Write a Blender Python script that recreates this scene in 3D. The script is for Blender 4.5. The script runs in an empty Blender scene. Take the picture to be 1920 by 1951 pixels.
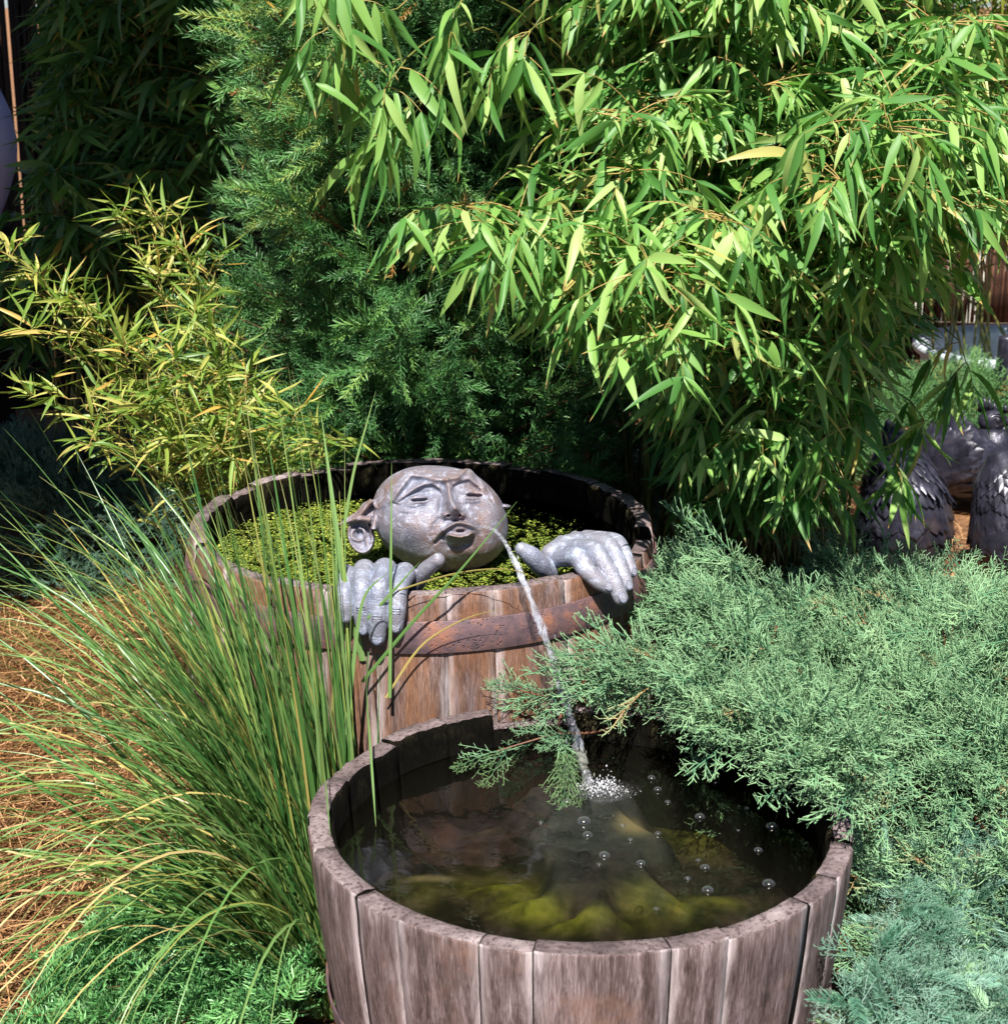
import bpy, bmesh, math, random
import numpy as np
from mathutils import Vector, Matrix

# ------------------------------------------------------------------ camera, light, exposure
scene = bpy.context.scene
COL = scene.collection
F_PX, PITCH, CAM_H = 3276.7, math.radians(17.006), 1.3855
cam_data = bpy.data.cameras.new("camera")
cam_data.sensor_width = 36.0
cam_data.sensor_fit = 'HORIZONTAL'
cam_data.lens = 36.0 * F_PX / 1920.0
cam_data.clip_start, cam_data.clip_end = 0.05, 500.0
cam_data.dof.use_dof = True
cam_data.dof.focus_distance = 2.5
cam_data.dof.aperture_fstop = 13.0
cam = bpy.data.objects.new("camera", cam_data)
cam.location = (0, 0, CAM_H)
cam.rotation_euler = (math.pi / 2 - PITCH, 0, 0)
COL.objects.link(cam)
scene.camera = cam

SUN_EL, SUN_AZ = math.radians(57), math.radians(4)      # azimuth measured to the left of straight behind the camera
to_sun = Vector((-math.sin(SUN_AZ) * math.cos(SUN_EL), -math.cos(SUN_AZ) * math.cos(SUN_EL), math.sin(SUN_EL)))
world = bpy.data.worlds.new("World")
scene.world = world
world.use_nodes = True
wn = world.node_tree
sky = wn.nodes.new('ShaderNodeTexSky')
sky.sky_type = 'NISHITA'
sky.sun_disc = False
sky.air_density = 0.55
sky.dust_density = 0.4
sky.sun_elevation = SUN_EL
sky.sun_rotation = math.atan2(to_sun.x, to_sun.y)
bg = wn.nodes['Background']
bg.inputs['Strength'].default_value = 0.05
wn.links.new(sky.outputs['Color'], bg.inputs['Color'])
sun_data = bpy.data.lights.new("sun", 'SUN')
sun_data.energy = 5.0
sun_data.angle = math.radians(0.5)
sun_data.color = (1.0, 0.95, 0.87)
sun = bpy.data.objects.new("sun", sun_data)
sun.rotation_euler = to_sun.to_track_quat('Z', 'Y').to_euler()
sun.location = (0, 0, 6)
COL.objects.link(sun)
scene.view_settings.view_transform = 'Standard'
scene.view_settings.look = 'None'
scene.view_settings.exposure = 1.3
scene.view_settings.gamma = 1.0
scene.render.engine = 'CYCLES'
scene.cycles.max_bounces = 7
scene.cycles.diffuse_bounces = 1
scene.cycles.glossy_bounces = 3
scene.cycles.transmission_bounces = 4
scene.cycles.transparent_max_bounces = 10

# ------------------------------------------------------------------ helpers
SP, CP = math.sin(PITCH), math.cos(PITCH)


def ray(px, py):
    r = (px - 960.0) / F_PX
    d = (py - 975.5) / F_PX
    return np.array([r, CP - d * SP, -SP - d * CP])


def at(px, py, Y):
    """point of the place seen in the photograph at (px, py) if it stands Y metres away"""
    v = ray(px, py)
    return np.array([0, 0, CAM_H]) + v * (Y / v[1])


def atz(px, py, z):
    v = ray(px, py)
    return np.array([0, 0, CAM_H]) + v * ((z - CAM_H) / v[2])


def tag(o, label=None, cat=None, group=None, kind=None):
    if label: o["label"] = label
    if cat: o["category"] = cat
    if group: o["group"] = group
    if kind: o["kind"] = kind
    return o


def empty(name, loc):
    o = bpy.data.objects.new(name, None)
    o.empty_display_size = 0.05
    o.location = loc
    COL.objects.link(o)
    return o


def mesh_obj(name, V, F, mat, parent=None, attrs=None, smooth=True, mats=None, midx=None):
    """V (n,3) array in world space, F (m,k) array or list of tuples; children keep world placement under an Empty"""
    V = np.asarray(V, dtype=np.float32).reshape(-1, 3)
    me = bpy.data.meshes.new(name)
    if isinstance(F, np.ndarray):
        k = F.shape[1]
        m = F.shape[0]
        me.vertices.add(len(V))
        me.vertices.foreach_set('co', V.ravel())
        me.loops.add(m * k)
        me.loops.foreach_set('vertex_index', F.astype(np.int32).ravel())
        me.polygons.add(m)
        me.polygons.foreach_set('loop_start', np.arange(0, m * k, k, dtype=np.int32))
        me.polygons.foreach_set('loop_total', np.full(m, k, dtype=np.int32))
        me.update(calc_edges=True)
    else:
        me.from_pydata(V.tolist(), [], F)
    if smooth:
        me.polygons.foreach_set('use_smooth', np.ones(len(me.polygons), dtype=bool))
    for n, a in (attrs or {}).items():
        at_ = me.attributes.new(n, 'FLOAT', 'POINT')
        at_.data.foreach_set('value', np.asarray(a, dtype=np.float32).ravel())
    for mm in (mats or [mat]):
        me.materials.append(mm)
    if midx is not None:
        me.polygons.foreach_set('material_index', np.asarray(midx, dtype=np.int32))
    o = bpy.data.objects.new(name, me)
    COL.objects.link(o)
    if parent is not None:
        o.parent = parent
        o.matrix_parent_inverse = Matrix.Translation(parent.location).inverted()
    return o


def recentre(o):
    """put a single-mesh thing's origin at the base of its own mesh"""
    n = len(o.data.vertices)
    c = np.empty(n * 3, dtype=np.float32)
    o.data.vertices.foreach_get('co', c)
    c = c.reshape(-1, 3)
    b = np.array([(c[:, 0].min() + c[:, 0].max()) / 2, (c[:, 1].min() + c[:, 1].max()) / 2, c[:, 2].min()], dtype=np.float32)
    o.data.vertices.foreach_set('co', (c - b).ravel())
    o.location = b.tolist()
    o.data.update()
    return o


def replicate(TV, TF, M):
    """copies of a template (n,3)/(m,k) under matrices M (c,3,4)"""
    V = np.einsum('cij,nj->cni', M[:, :, :3], TV) + M[:, None, :, 3]
    off = (np.arange(len(M)) * len(TV))[:, None, None]
    return V.reshape(-1, 3), (TF[None] + off).reshape(-1, TF.shape[1])


def norm(v):
    return v / np.maximum(np.linalg.norm(v, axis=-1, keepdims=True), 1e-9)


def frames(pos, axis, up, scale):
    """matrices whose Y runs along axis and whose Z is near up; arrays (c,3), scale (c,) or (c,3)"""
    a = norm(axis)
    s = norm(np.cross(a, up))
    n = np.cross(s, a)
    sc = np.asarray(scale)
    if sc.ndim == 1: sc = np.repeat(sc[:, None], 3, 1)
    return np.concatenate([(s * sc[:, :1])[:, :, None], (a * sc[:, 1:2])[:, :, None], (n * sc[:, 2:3])[:, :, None], pos[:, :, None]], 2)


class MB:
    """collects pieces into one mesh of quads"""
    def __init__(s):
        s.V, s.F, s.A, s.n = [], [], {}, 0

    def add(s, V, F, **attrs):
        V = np.asarray(V, float).reshape(-1, 3)
        F = np.asarray(F, dtype=np.int64)
        if F.shape[1] == 3: F = np.concatenate([F, F[:, 2:3]], 1)
        s.V.append(V); s.F.append(F + s.n); s.n += len(V)
        for k, v in attrs.items():
            s.A.setdefault(k, []).append(np.broadcast_to(np.asarray(v, float), (len(V),)))

    def tube(s, P, R, n=6, cap=True, **attrs):
        V, F = tube(P, R, n, cap)
        s.add(V, F, **attrs)

    def build(s, name, mat, parent=None, **kw):
        return mesh_obj(name, np.concatenate(s.V), np.concatenate(s.F), mat, parent,
                        {k: np.concatenate(v) for k, v in s.A.items()}, **kw)


def tube(P, R, n=6, cap=True):
    P = np.asarray(P, float)
    R = np.broadcast_to(np.asarray(R, float), (len(P),))
    T = norm(np.gradient(P, axis=0))
    ref = np.array([0, 0, 1.0]) if abs(T[0][2]) < 0.9 else np.array([1.0, 0, 0])
    rings = []
    u = norm(np.cross(T[0], ref))
    for i in range(len(P)):
        u = norm(u - T[i] * np.dot(u, T[i]))
        v = np.cross(T[i], u)
        a = np.arange(n) * 2 * math.pi / n
        rings.append(P[i] + R[i] * (np.cos(a)[:, None] * u + np.sin(a)[:, None] * v))
    V = np.concatenate(rings)
    F = []
    for i in range(len(P) - 1):
        for j in range(n):
            k = (j + 1) % n
            F.append((i * n + j, i * n + k, (i + 1) * n + k, (i + 1) * n + j))
    if cap:
        c0, c1 = len(V), len(V) + 1
        V = np.concatenate([V, P[:1], P[-1:]])
        L = (len(P) - 1) * n
        for j in range(n):
            k = (j + 1) % n
            F.append((c0, k, j, j)); F.append((c1, L + j, L + k, L + k))
    return V, np.array(F)


def ellipsoid(c, R, rot=None, nu=24, nv=16):
    u = np.linspace(0, 2 * math.pi, nu, endpoint=False)
    v = np.linspace(0.02, math.pi - 0.02, nv)
    uu, vv = np.meshgrid(u, v)
    P = np.stack([np.sin(vv) * np.cos(uu) * R[0], np.sin(vv) * np.sin(uu) * R[1], np.cos(vv) * R[2]], -1).reshape(-1, 3)
    if rot is not None: P = P @ np.asarray(rot).T
    V = P + np.asarray(c)
    F = [(i * nu + j, (i + 1) * nu + j, (i + 1) * nu + (j + 1) % nu, i * nu + (j + 1) % nu) for i in range(nv - 1) for j in range(nu)]
    F.append(tuple(range(nu))[:4])
    t0, t1 = len(V), len(V) + 1
    top, bot = V[:nu].mean(0), V[-nu:].mean(0)
    V = np.concatenate([V, top[None], bot[None]])
    F = F[:-1]
    L = (nv - 1) * nu
    for j in range(nu):
        F.append((t0, j, (j + 1) % nu, (j + 1) % nu)); F.append((t1, L + (j + 1) % nu, L + j, L + j))
    return V, np.array(F)


def fuse(o, voxel, smooth=3, factor=0.5):
    """weld the overlapping pieces of a mesh into one continuous skin"""
    m = o.modifiers.new('r', 'REMESH'); m.mode = 'VOXEL'; m.voxel_size = voxel
    if smooth:
        q = o.modifiers.new('s', 'SMOOTH'); q.iterations = smooth; q.factor = factor
    dg = bpy.context.evaluated_depsgraph_get()
    me = bpy.data.meshes.new_from_object(o.evaluated_get(dg))
    o.modifiers.clear()
    old = o.data
    mats = list(old.materials)
    o.data = me
    me.materials.clear()
    for mm in mats: me.materials.append(mm)
    me.polygons.foreach_set('use_smooth', np.ones(len(me.polygons), dtype=bool))
    nm = old.name
    bpy.data.meshes.remove(old)
    me.name = nm
    return o


# ------------------------------------------------------------------ material helpers
class Mat:
    def __init__(s, name):
        s.m = bpy.data.materials.new(name)
        s.m.use_nodes = True
        s.t = s.m.node_tree
        s.b = s.t.nodes['Principled BSDF']
        s.out = s.t.nodes['Material Output']

    def n(s, typ, **kw):
        nd = s.t.nodes.new(typ)
        for k, v in kw.items(): setattr(nd, k, v)
        return nd

    def l(s, a, b):
        s.t.links.new(a, b)

    def setv(s, nd, **kw):
        for k, v in kw.items(): nd.inputs[k.replace('_', ' ')].default_value = v

    def coords(s, scale=(1, 1, 1), kind='Object'):
        tc = s.n('ShaderNodeTexCoord'); mp = s.n('ShaderNodeMapping')
        mp.inputs['Scale'].default_value = scale
        s.l(tc.outputs[kind], mp.inputs['Vector'])
        return mp.outputs['Vector']

    def noise(s, vec, scale, detail=4, rough=0.6, dist=0.0):
        nd = s.n('ShaderNodeTexNoise')
        s.setv(nd, Scale=scale, Detail=detail, Roughness=rough, Distortion=dist)
        s.l(vec, nd.inputs['Vector'])
        return nd.outputs['Fac']

    def ramp(s, fac, stops):
        nd = s.n('ShaderNodeValToRGB')
        el = nd.color_ramp.elements
        while len(el) < len(stops): el.new(0.5)
        for e, (p, c) in zip(el, stops):
            e.position = p
            e.color = (c, c, c, 1) if isinstance(c, (int, float)) else (*c, 1)
        s.l(fac, nd.inputs['Fac'])
        return nd.outputs['Color']

    def mix(s, fac, a, b, mode='MIX'):
        nd = s.n('ShaderNodeMix', data_type='RGBA', blend_type=mode)
        for i, v in ((0, fac), (6, a), (7, b)):
            if isinstance(v, (int, float)): nd.inputs[i].default_value = v
            elif isinstance(v, tuple): nd.inputs[i].default_value = (*v, 1)
            else: s.l(v, nd.inputs[i])
        return nd.outputs[2]

    def math(s, op, a, b=0.0, c=None):
        nd = s.n('ShaderNodeMath', operation=op)
        for i, v in enumerate((a, b) if c is None else (a, b, c)):
            if isinstance(v, (int, float)): nd.inputs[i].default_value = v
            else: s.l(v, nd.inputs[i])
        return nd.outputs[0]

    def attr(s, name):
        nd = s.n('ShaderNodeAttribute'); nd.attribute_name = name
        return nd.outputs['Fac']

    def bump(s, h, strength=0.4, dist=0.004):
        nd = s.n('ShaderNodeBump')
        s.setv(nd, Strength=strength, Distance=dist)
        s.l(h, nd.inputs['Height'])
        s.l(nd.outputs['Normal'], s.b.inputs['Normal'])


def leaf_mat(name, stops, tip=None, rough=0.42, transl=0.4, spec=0.4, trans_boost=(1.1, 1.3, 0.8)):
    """foliage: colour by the plant's own per-leaf tint, thin and slightly see-through to light"""
    M = Mat(name)
    col = M.ramp(M.attr('tint'), stops)
    if tip:
        col = M.mix(M.ramp(M.attr('along'), [(tip[0], 0.0), (tip[1], 1.0)]), col, tip[2])
    M.l(col, M.b.inputs['Base Color'])
    M.setv(M.b, Roughness=rough)
    M.b.inputs['Specular IOR Level'].default_value = spec
    tr = M.n('ShaderNodeBsdfTranslucent')
    M.l(M.mix(1.0, col, trans_boost, 'MULTIPLY'), tr.inputs['Color'])
    mx = M.n('ShaderNodeMixShader')
    mx.inputs[0].default_value = transl
    M.l(M.b.outputs[0], mx.inputs[1]); M.l(tr.outputs[0], mx.inputs[2])
    M.l(mx.outputs[0], M.out.inputs['Surface'])
    return M.m


def plain(name, color, rough=0.7, spec=0.3, noise=None):
    M = Mat(name)
    if noise:
        v = M.coords()
        c = M.ramp(M.noise(v, noise[0], 5), [(0.3, color), (0.7, noise[1])])
        M.l(c, M.b.inputs['Base Color'])
    else:
        M.b.inputs['Base Color'].default_value = (*color, 1)
    M.setv(M.b, Roughness=rough)
    M.b.inputs['Specular IOR Level'].default_value = spec
    return M.m
# ------------------------------------------------------------------ ground and setting
TUB = dict(front=dict(c=(0.0917, 1.9061), R=0.330, z=0.420, h=0.40),
           back=dict(c=(-0.1295, 2.5902), R=0.360, z=0.582, h=0.572))


def mat_mulch():
    M = Mat("pine_straw_ground")
    v = M.coords()
    a = M.noise(v, 9, 6, 0.65)
    b = M.noise(M.coords((60, 160, 60)), 1.0, 3, 0.6, 1.5)
    c = M.ramp(M.mix(0.5, a, b), [(0.3, (0.05, 0.022, 0.010)), (0.5, (0.19, 0.088, 0.035)), (0.7, (0.36, 0.19, 0.085))])
    M.l(c, M.b.inputs['Base Color'])
    M.setv(M.b, Roughness=0.9)
    M.bump(b, 0.8, 0.01)
    return M.m


def grid_sheet(name, x0, x1, y0, y1, nx, ny, zf, mat):
    xs, ys = np.linspace(x0, x1, nx), np.linspace(y0, y1, ny)
    X, Y = np.meshgrid(xs, ys)
    V = np.stack([X, Y, zf(X, Y)], -1).reshape(-1, 3)
    i = np.arange(nx * ny).reshape(ny, nx)
    F = np.stack([i[:-1, :-1], i[:-1, 1:], i[1:, 1:], i[1:, :-1]], -1).reshape(-1, 4)
    return mesh_obj(name, V, F, mat)


g = grid_sheet("ground", -60, 60, -20, 120, 60, 60, lambda X, Y: 0 * X, mat_mulch())
tag(g, "ground of reddish brown pine straw mulch under the plants and tubs", "ground", kind="structure")
m_path = plain("pale_gravel", (0.62, 0.58, 0.50), 0.9, 0.2, (40, (0.72, 0.68, 0.60)))
g = grid_sheet("path", -0.4, 14, 6.75, 40, 12, 12, lambda X, Y: 0 * X + 0.006, m_path)
tag(g, "pale sunlit gravel seen through the bamboo beyond the fence", "path", kind="structure")


# ------------------------------------------------------------------ the two wooden tubs
def mat_wood(name, kind, warm=0.0):
    M = Mat(name)
    t = M.attr('tint')
    vs = M.coords((1, 1, 1))
    add = M.n('ShaderNodeVectorMath', operation='ADD')
    M.l(vs, add.inputs[0])
    cmb = M.n('ShaderNodeCombineXYZ')
    M.l(M.math('MULTIPLY', t, 7.3), cmb.inputs[2]); M.l(M.math('MULTIPLY', t, 3.1), cmb.inputs[0])
    M.l(cmb.outputs[0], add.inputs[1])
    vec = add.outputs[0]
    st = M.n('ShaderNodeMapping'); st.inputs['Scale'].default_value = (560, 560, 34)
    M.l(vec, st.inputs['Vector'])
    fine = M.noise(st.outputs[0], 1.0, 5, 0.7, 0.5)
    st2 = M.n('ShaderNodeMapping'); st2.inputs['Scale'].default_value = (70, 70, 6)
    M.l(vec, st2.inputs['Vector'])
    broad = M.noise(st2.outputs[0], 1.0, 5, 0.65, 0.4)
    blot = M.noise(vec, 11, 5, 0.65)
    if kind == 'outer':
        base = M.ramp(broad, [(0.30, (0.050, 0.034, 0.032)), (0.45, (0.118, 0.085, 0.084)), (0.58, (0.185, 0.142, 0.145)), (0.70, (0.30, 0.25, 0.265)), (0.80, (0.50, 0.45, 0.49))])
        base = M.mix(M.ramp(fine, [(0.36, 1.0), (0.56, 0.0)]), base, (0.42, 0.36, 0.35), 'MULTIPLY')
        base = M.mix(M.ramp(fine, [(0.56, 0.0), (0.74, 0.45)]), base, (0.42, 0.37, 0.39))
        base = M.mix(M.ramp(blot, [(0.55, 0.0), (0.72, 0.55)]), base, (0.20, 0.115, 0.085))
        if warm:
            base = M.mix(M.math('MULTIPLY', M.ramp(M.noise(st2.outputs[0], 0.55, 4, 0.6), [(0.36, 0.1), (0.60, 1.0)]), warm), base, M.ramp(fine, [(0.3, (0.075, 0.033, 0.016)), (0.7, (0.27, 0.125, 0.058))]))
        base = M.mix(M.math('MULTIPLY', t, 0.35), base, (0.55, 0.5, 0.5), 'MULTIPLY')
        e = M.attr('edge')            # pale bleached wood along the seams
        base = M.mix(M.math('MULTIPLY', e, M.ramp(broad, [(0.35, 0.0), (0.6, 0.75)])), base, (0.56, 0.50, 0.52))
        r = M.attr('rust')
        rr = M.math('MULTIPLY', r, M.ramp(M.noise(vec, 30, 5, 0.7), [(0.36, 0.15), (0.60, 1.0)]))
        base = M.mix(rr, base, M.ramp(fine, [(0.3, (0.09, 0.034, 0.018)), (0.7, (0.27, 0.105, 0.045))]))
        M.setv(M.b, Roughness=0.82)
        h = M.mix(0.5, fine, broad)
        M.bump(h, 0.9, 0.0028)
    elif kind == 'top':
        base = M.ramp(blot, [(0.3, (0.055, 0.042, 0.042)), (0.5, (0.15, 0.115, 0.118)), (0.64, (0.24, 0.195, 0.20)), (0.78, (0.46, 0.40, 0.41))])
        st3 = M.n('ShaderNodeMapping'); st3.inputs['Scale'].default_value = (170, 170, 60)
        M.l(vec, st3.inputs['Vector'])
        f2 = M.noise(st3.outputs[0], 1.0, 5, 0.7)
        base = M.mix(M.ramp(f2, [(0.36, 1.0), (0.52, 0.0)]), base, (0.30, 0.25, 0.25), 'MULTIPLY')
        M.setv(M.b, Roughness=0.85)
        M.bump(M.mix(0.5, f2, blot), 0.9, 0.006)
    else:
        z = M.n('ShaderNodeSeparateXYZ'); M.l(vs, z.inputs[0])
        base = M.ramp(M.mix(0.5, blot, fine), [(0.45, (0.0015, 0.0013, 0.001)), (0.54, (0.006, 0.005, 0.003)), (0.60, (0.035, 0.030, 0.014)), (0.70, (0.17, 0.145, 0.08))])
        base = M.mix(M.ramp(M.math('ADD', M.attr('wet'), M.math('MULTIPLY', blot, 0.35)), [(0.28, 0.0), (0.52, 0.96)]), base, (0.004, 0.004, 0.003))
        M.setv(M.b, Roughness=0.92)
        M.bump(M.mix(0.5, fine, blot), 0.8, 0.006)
    M.l(base, M.b.inputs['Base Color'])
    M.b.inputs['Specular IOR Level'].default_value = 0.06 if kind == 'inner' else 0.25
    return M.m


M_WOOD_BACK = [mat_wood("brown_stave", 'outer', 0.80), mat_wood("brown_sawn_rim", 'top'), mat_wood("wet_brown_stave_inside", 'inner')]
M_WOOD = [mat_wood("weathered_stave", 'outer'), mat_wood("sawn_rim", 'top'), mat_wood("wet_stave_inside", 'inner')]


def r_front(d):
    return 0.330 - 0.019 * (max(d, 0) / 0.2) ** 1.5


def r_back(d):
    return 0.360 + 0.016 * math.sin(min(max(d, 0) / 0.22, 1.0) * math.pi / 2) - 0.05 * max(0, d - 0.22)


def stave_angles(fixed, rng, wmin, wmax):
    """fixed seams first (front), then random widths round the back"""
    out = list(fixed)
    a = fixed[-1]
    end = fixed[0] + 2 * math.pi
    while end - a > wmax * 1.5:
        a += rng.uniform(wmin, wmax); out.append(a)
    out.append(end)
    return out


def build_tub(root, spec, rfun, seams, seed, thick, rust=None, cut=None):
    rng = random.Random(seed)
    cx, cy = spec['c']; zt = spec['z']; H = spec['h']
    V, F, MI = [], [], []
    T, E, RU, WE = [], [], [], []
    ds = [0.0] + [H * (i / 16.0) for i in range(1, 17)]
    if rust: ds = sorted(set(ds + [rust[0], rust[1], rust[0] - 0.004, rust[1] + 0.004, rust[2] - .002, rust[2] + .002, rust[2] + .008, rust[3] - .002, rust[3] - .008, rust[3] + .002]))
    na = 9
    n0 = 0
    for k in range(len(seams) - 1):
        a0, a1 = seams[k], seams[k + 1]
        gap = 0.0004 / spec['R']
        tint = rng.random(); dr = rng.uniform(-0.0016, 0.0016); dz = rng.uniform(-0.0035, 0.0035)
        w_gap = rng.choice([0.5, 0.6, 0.9, 2.2] if rust is None else [0.6, 0.8, 1.2])
        if cut and cut(0.5 * (a0 + a1)): dz -= cut(0.5 * (a0 + a1))
        rin = rng.uniform(-0.002, 0.002)
        prof = [(0, d, 0) for d in reversed(ds[1:])]                    # outer, going up
        prof += [(0.0, 0.0035, 0), (0.0016, 0.0005, 0), (0.0035, 0.0, 1), (thick * 0.5, -0.0006, 1), (thick - 0.006 + rin, 0.0005, 1), (thick - 0.001, 0.007, 2)]
        prof += [(thick, d, 2) for d in ds[1:]]
        npf = len(prof)
        for j in range(na):
            u = j / (na - 1)
            a = a0 + gap * w_gap + (a1 - a0 - 2 * gap * w_gap) * u
            for (ro, d, m) in prof:
                if m == 0: zz, dd = zt + dz * (1 if d < 0.1 else 0) - d, d
                else: zz, dd = zt + dz - d, d
                r = rfun(dd) + dr - ro
                if m == 0 and 0 < j < na - 1: r += 0.0004
                if m == 0 and j in (0, na - 1): r -= 0.0009
                jit = rng.uniform(-0.0012, 0.0012) if 0 < d < 0.03 or m == 1 else 0
                V.append((cx + (r + jit) * math.sin(a), cy - (r + jit) * math.cos(a), zz + jit))
                T.append(tint)
                E.append(max(0.0, 1 - min(u, 1 - u) * (a1 - a0) * spec['R'] / 0.010))
                rv = 0.0
                if rust and rust[2] <= d <= rust[3] and m == 0: rv = 1.0
                if rv: rv = min(1.0, (d - rust[2] + 0.004) / 0.012, (rust[3] - d + 0.004) / 0.016)
                RU.append(rv * (0.5 + 0.3 * math.sin(7 * tint + k)) * (0.8 + 0.2 * math.sin(60 * a)))
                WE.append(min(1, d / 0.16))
        for j in range(na - 1):
            for i in range(npf - 1):
                F.append((n0 + j * npf + i, n0 + (j + 1) * npf + i, n0 + (j + 1) * npf + i + 1, n0 + j * npf + i + 1))
                MI.append(max(prof[i][2], prof[i + 1][2]) if prof[i][2] != 1 or prof[i + 1][2] == 1 else 2)
        for j in (0, na - 1):                                            # side faces of the stave
            b = n0 + j * npf
            for i in range(npf // 2):
                F.append((b + i, b + i + 1, b + npf - 2 - i, b + npf - 1 - i) if j == 0 else (b + npf - 1 - i, b + npf - 2 - i, b + i + 1, b + i))
                MI.append(2)
        n0 += na * npf
    o = mesh_obj("staves", V, F, None, root, dict(tint=T, edge=E, rust=RU, wet=WE), mats=M_WOOD_BACK if rust else M_WOOD, midx=MI)
    # bottom boards
    mb = MB()
    rb = rfun(H) - thick * 0.8
    zb = zt - H + 0.03
    aa = np.linspace(0, 2 * math.pi, 48, endpoint=False)
    ring = np.stack([cx + rb * np.sin(aa), cy - rb * np.cos(aa), np.full(48, zb)], -1)
    V = np.concatenate([ring, ring + [0, 0, -0.022], [[cx, cy, zb], [cx, cy, zb - 0.022]]])
    F = [(i, (i + 1) % 48, 96, 96) for i in range(48)] + [(48 + (i + 1) % 48, 48 + i, 97, 97) for i in range(48)] + [(48 + i, 48 + (i + 1) % 48, (i + 1) % 48, i) for i in range(48)]
    mb.add(V, F, tint=0.3, edge=0, rust=0, wet=1.0)
    mb.build("base", M_WOOD[2], root, smooth=False)
    return o


def mat_rust():
    M = Mat("rusty_hoop_iron")
    v = M.coords()
    a = M.noise(v, 26, 6, 0.7)
    c = M.ramp(a, [(0.3, (0.055, 0.038, 0.048)), (0.48, (0.115, 0.070, 0.078)), (0.6, (0.20, 0.095, 0.075)), (0.75, (0.30, 0.125, 0.065))])
    vo = M.n('ShaderNodeTexVoronoi'); vo.inputs['Scale'].default_value = 190
    M.l(v, vo.inputs['Vector'])
    pit = M.math('MULTIPLY', M.ramp(vo.outputs['Distance'], [(0.12, 1.0), (0.32, 0.0)]), M.ramp(M.noise(v, 16, 3), [(0.46, 0.0), (0.66, 1.0)]))
    c = M.mix(pit, c, (0.012, 0.008, 0.010))
    M.l(c, M.b.inputs['Base Color'])
    M.setv(M.b, Roughness=0.62, Metallic=0.25)
    M.bump(M.math('SUBTRACT', a, pit), 0.6, 0.003)
    return M.m


M_RUST = mat_rust()


def build_hoop(root, spec, rfun, d0, d1, t=0.0022, off=0.0026):
    cx, cy = spec['c']; zt = spec['z']
    n = 120
    V, F = [], []
    for i in range(n):
        a = i * 2 * math.pi / n
        wob = 0.0007 * math.sin(5 * a) + 0.0005 * math.sin(11 * a + 1)
        for (d, o) in ((d0, 0), (d0, t), (d0 + 0.001, t + 0.0006), (0.5 * (d0 + d1), t + 0.0008), (d1 - 0.001, t + 0.0006), (d1, t), (d1, 0)):
            r = rfun(d) + off + o + wob
            V.append((cx + r * math.sin(a), cy - r * math.cos(a), zt - d + 0.002 * math.sin(a + 1)))
    for i in range(n):
        k = (i + 1) % n
        for j in range(7):
            F.append((i * 7 + j, k * 7 + j, k * 7 + (j + 1) % 7, i * 7 + (j + 1) % 7))
    return mesh_obj("hoop", V, F, M_RUST, root)


fs, bs = TUB['front'], TUB['back']
s_front = [math.asin(v) for v in (-0.95, -0.777, -0.625, -0.36, -0.187, 0.254, 0.444, 0.744, 0.865, 0.97)]
front_tub = tag(empty("wooden_tub", (*fs['c'], 0.0)), "nearer half barrel tub of grey weathered staves full of dark water and bubbles", "tub", "half barrel tubs of the fountain")
build_tub(front_tub, fs, r_front, stave_angles(s_front, random.Random(5), 0.22, 0.40), 5, 0.031,
          cut=lambda a: 0.020 if 3.22 < (a % (2 * math.pi)) < 3.56 else 0)
build_hoop(front_tub, fs, r_front, 0.206, 0.248)
s_back = [math.asin((x - 801) / 439.0) for x in (395, 470, 560, 655, 745, 862, 941, 1062, 1160, 1215, 1236)]
back_tub = tag(empty("wooden_tub", (*bs['c'], 0.0)), "farther half barrel tub of brown staves with rusty hoop, duckweed and bronze head inside", "tub", "half barrel tubs of the fountain")
build_tub(back_tub, bs, r_back, stave_angles(s_back, random.Random(9), 0.2, 0.36), 9, 0.030, rust=(0.036, 0.084, 0.018, 0.112),
          cut=lambda a: 0.02 if 1.05 < (a % (2 * math.pi)) < 1.35 else 0)
build_hoop(back_tub, bs, r_back, 0.036, 0.082)
build_hoop(back_tub, bs, r_back, 0.40, 0.445)
# ------------------------------------------------------------------ water, weed and what lies in it
ZW_F, ZW_B = fs['z'] - 0.044, bs['z'] - 0.052


def water_disc(name, c, r, z, mat, label, rings=26, seg=96, amp=None, deep=0.0):
    V = [(c[0], c[1], z)]; F = []
    for i in range(1, rings + 1):
        for j in range(seg):
            a = j * 2 * math.pi / seg; q = r * i / rings
            x, y = c[0] + q * math.sin(a), c[1] - q * math.cos(a)
            V.append((x, y, z + (amp(x, y) if amp else 0)))
    for j in range(seg):
        F.append((0, 1 + j, 1 + (j + 1) % seg))
    for i in range(rings - 1):
        for j in range(seg):
            k = (j + 1) % seg
            F.append((1 + i * seg + j, 1 + (i + 1) * seg + j, 1 + (i + 1) * seg + k, 1 + i * seg + k))
    if deep:
        n0 = len(V); L = 1 + (rings - 1) * seg
        for j in range(seg):
            x, y, _ = V[L + j]
            k = 0.985
            V.append((c[0] + (x - c[0]) * k, c[1] + (y - c[1]) * k, z - deep))
        V.append((c[0], c[1], z - deep))
        for j in range(seg):
            F.append((L + j, n0 + j, n0 + (j + 1) % seg, L + (j + 1) % seg))
            F.append((n0 + seg, n0 + (j + 1) % seg, n0 + j))
    o = mesh_obj(name, V, F, mat)
    return tag(o, label, "water", kind="structure")


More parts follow.
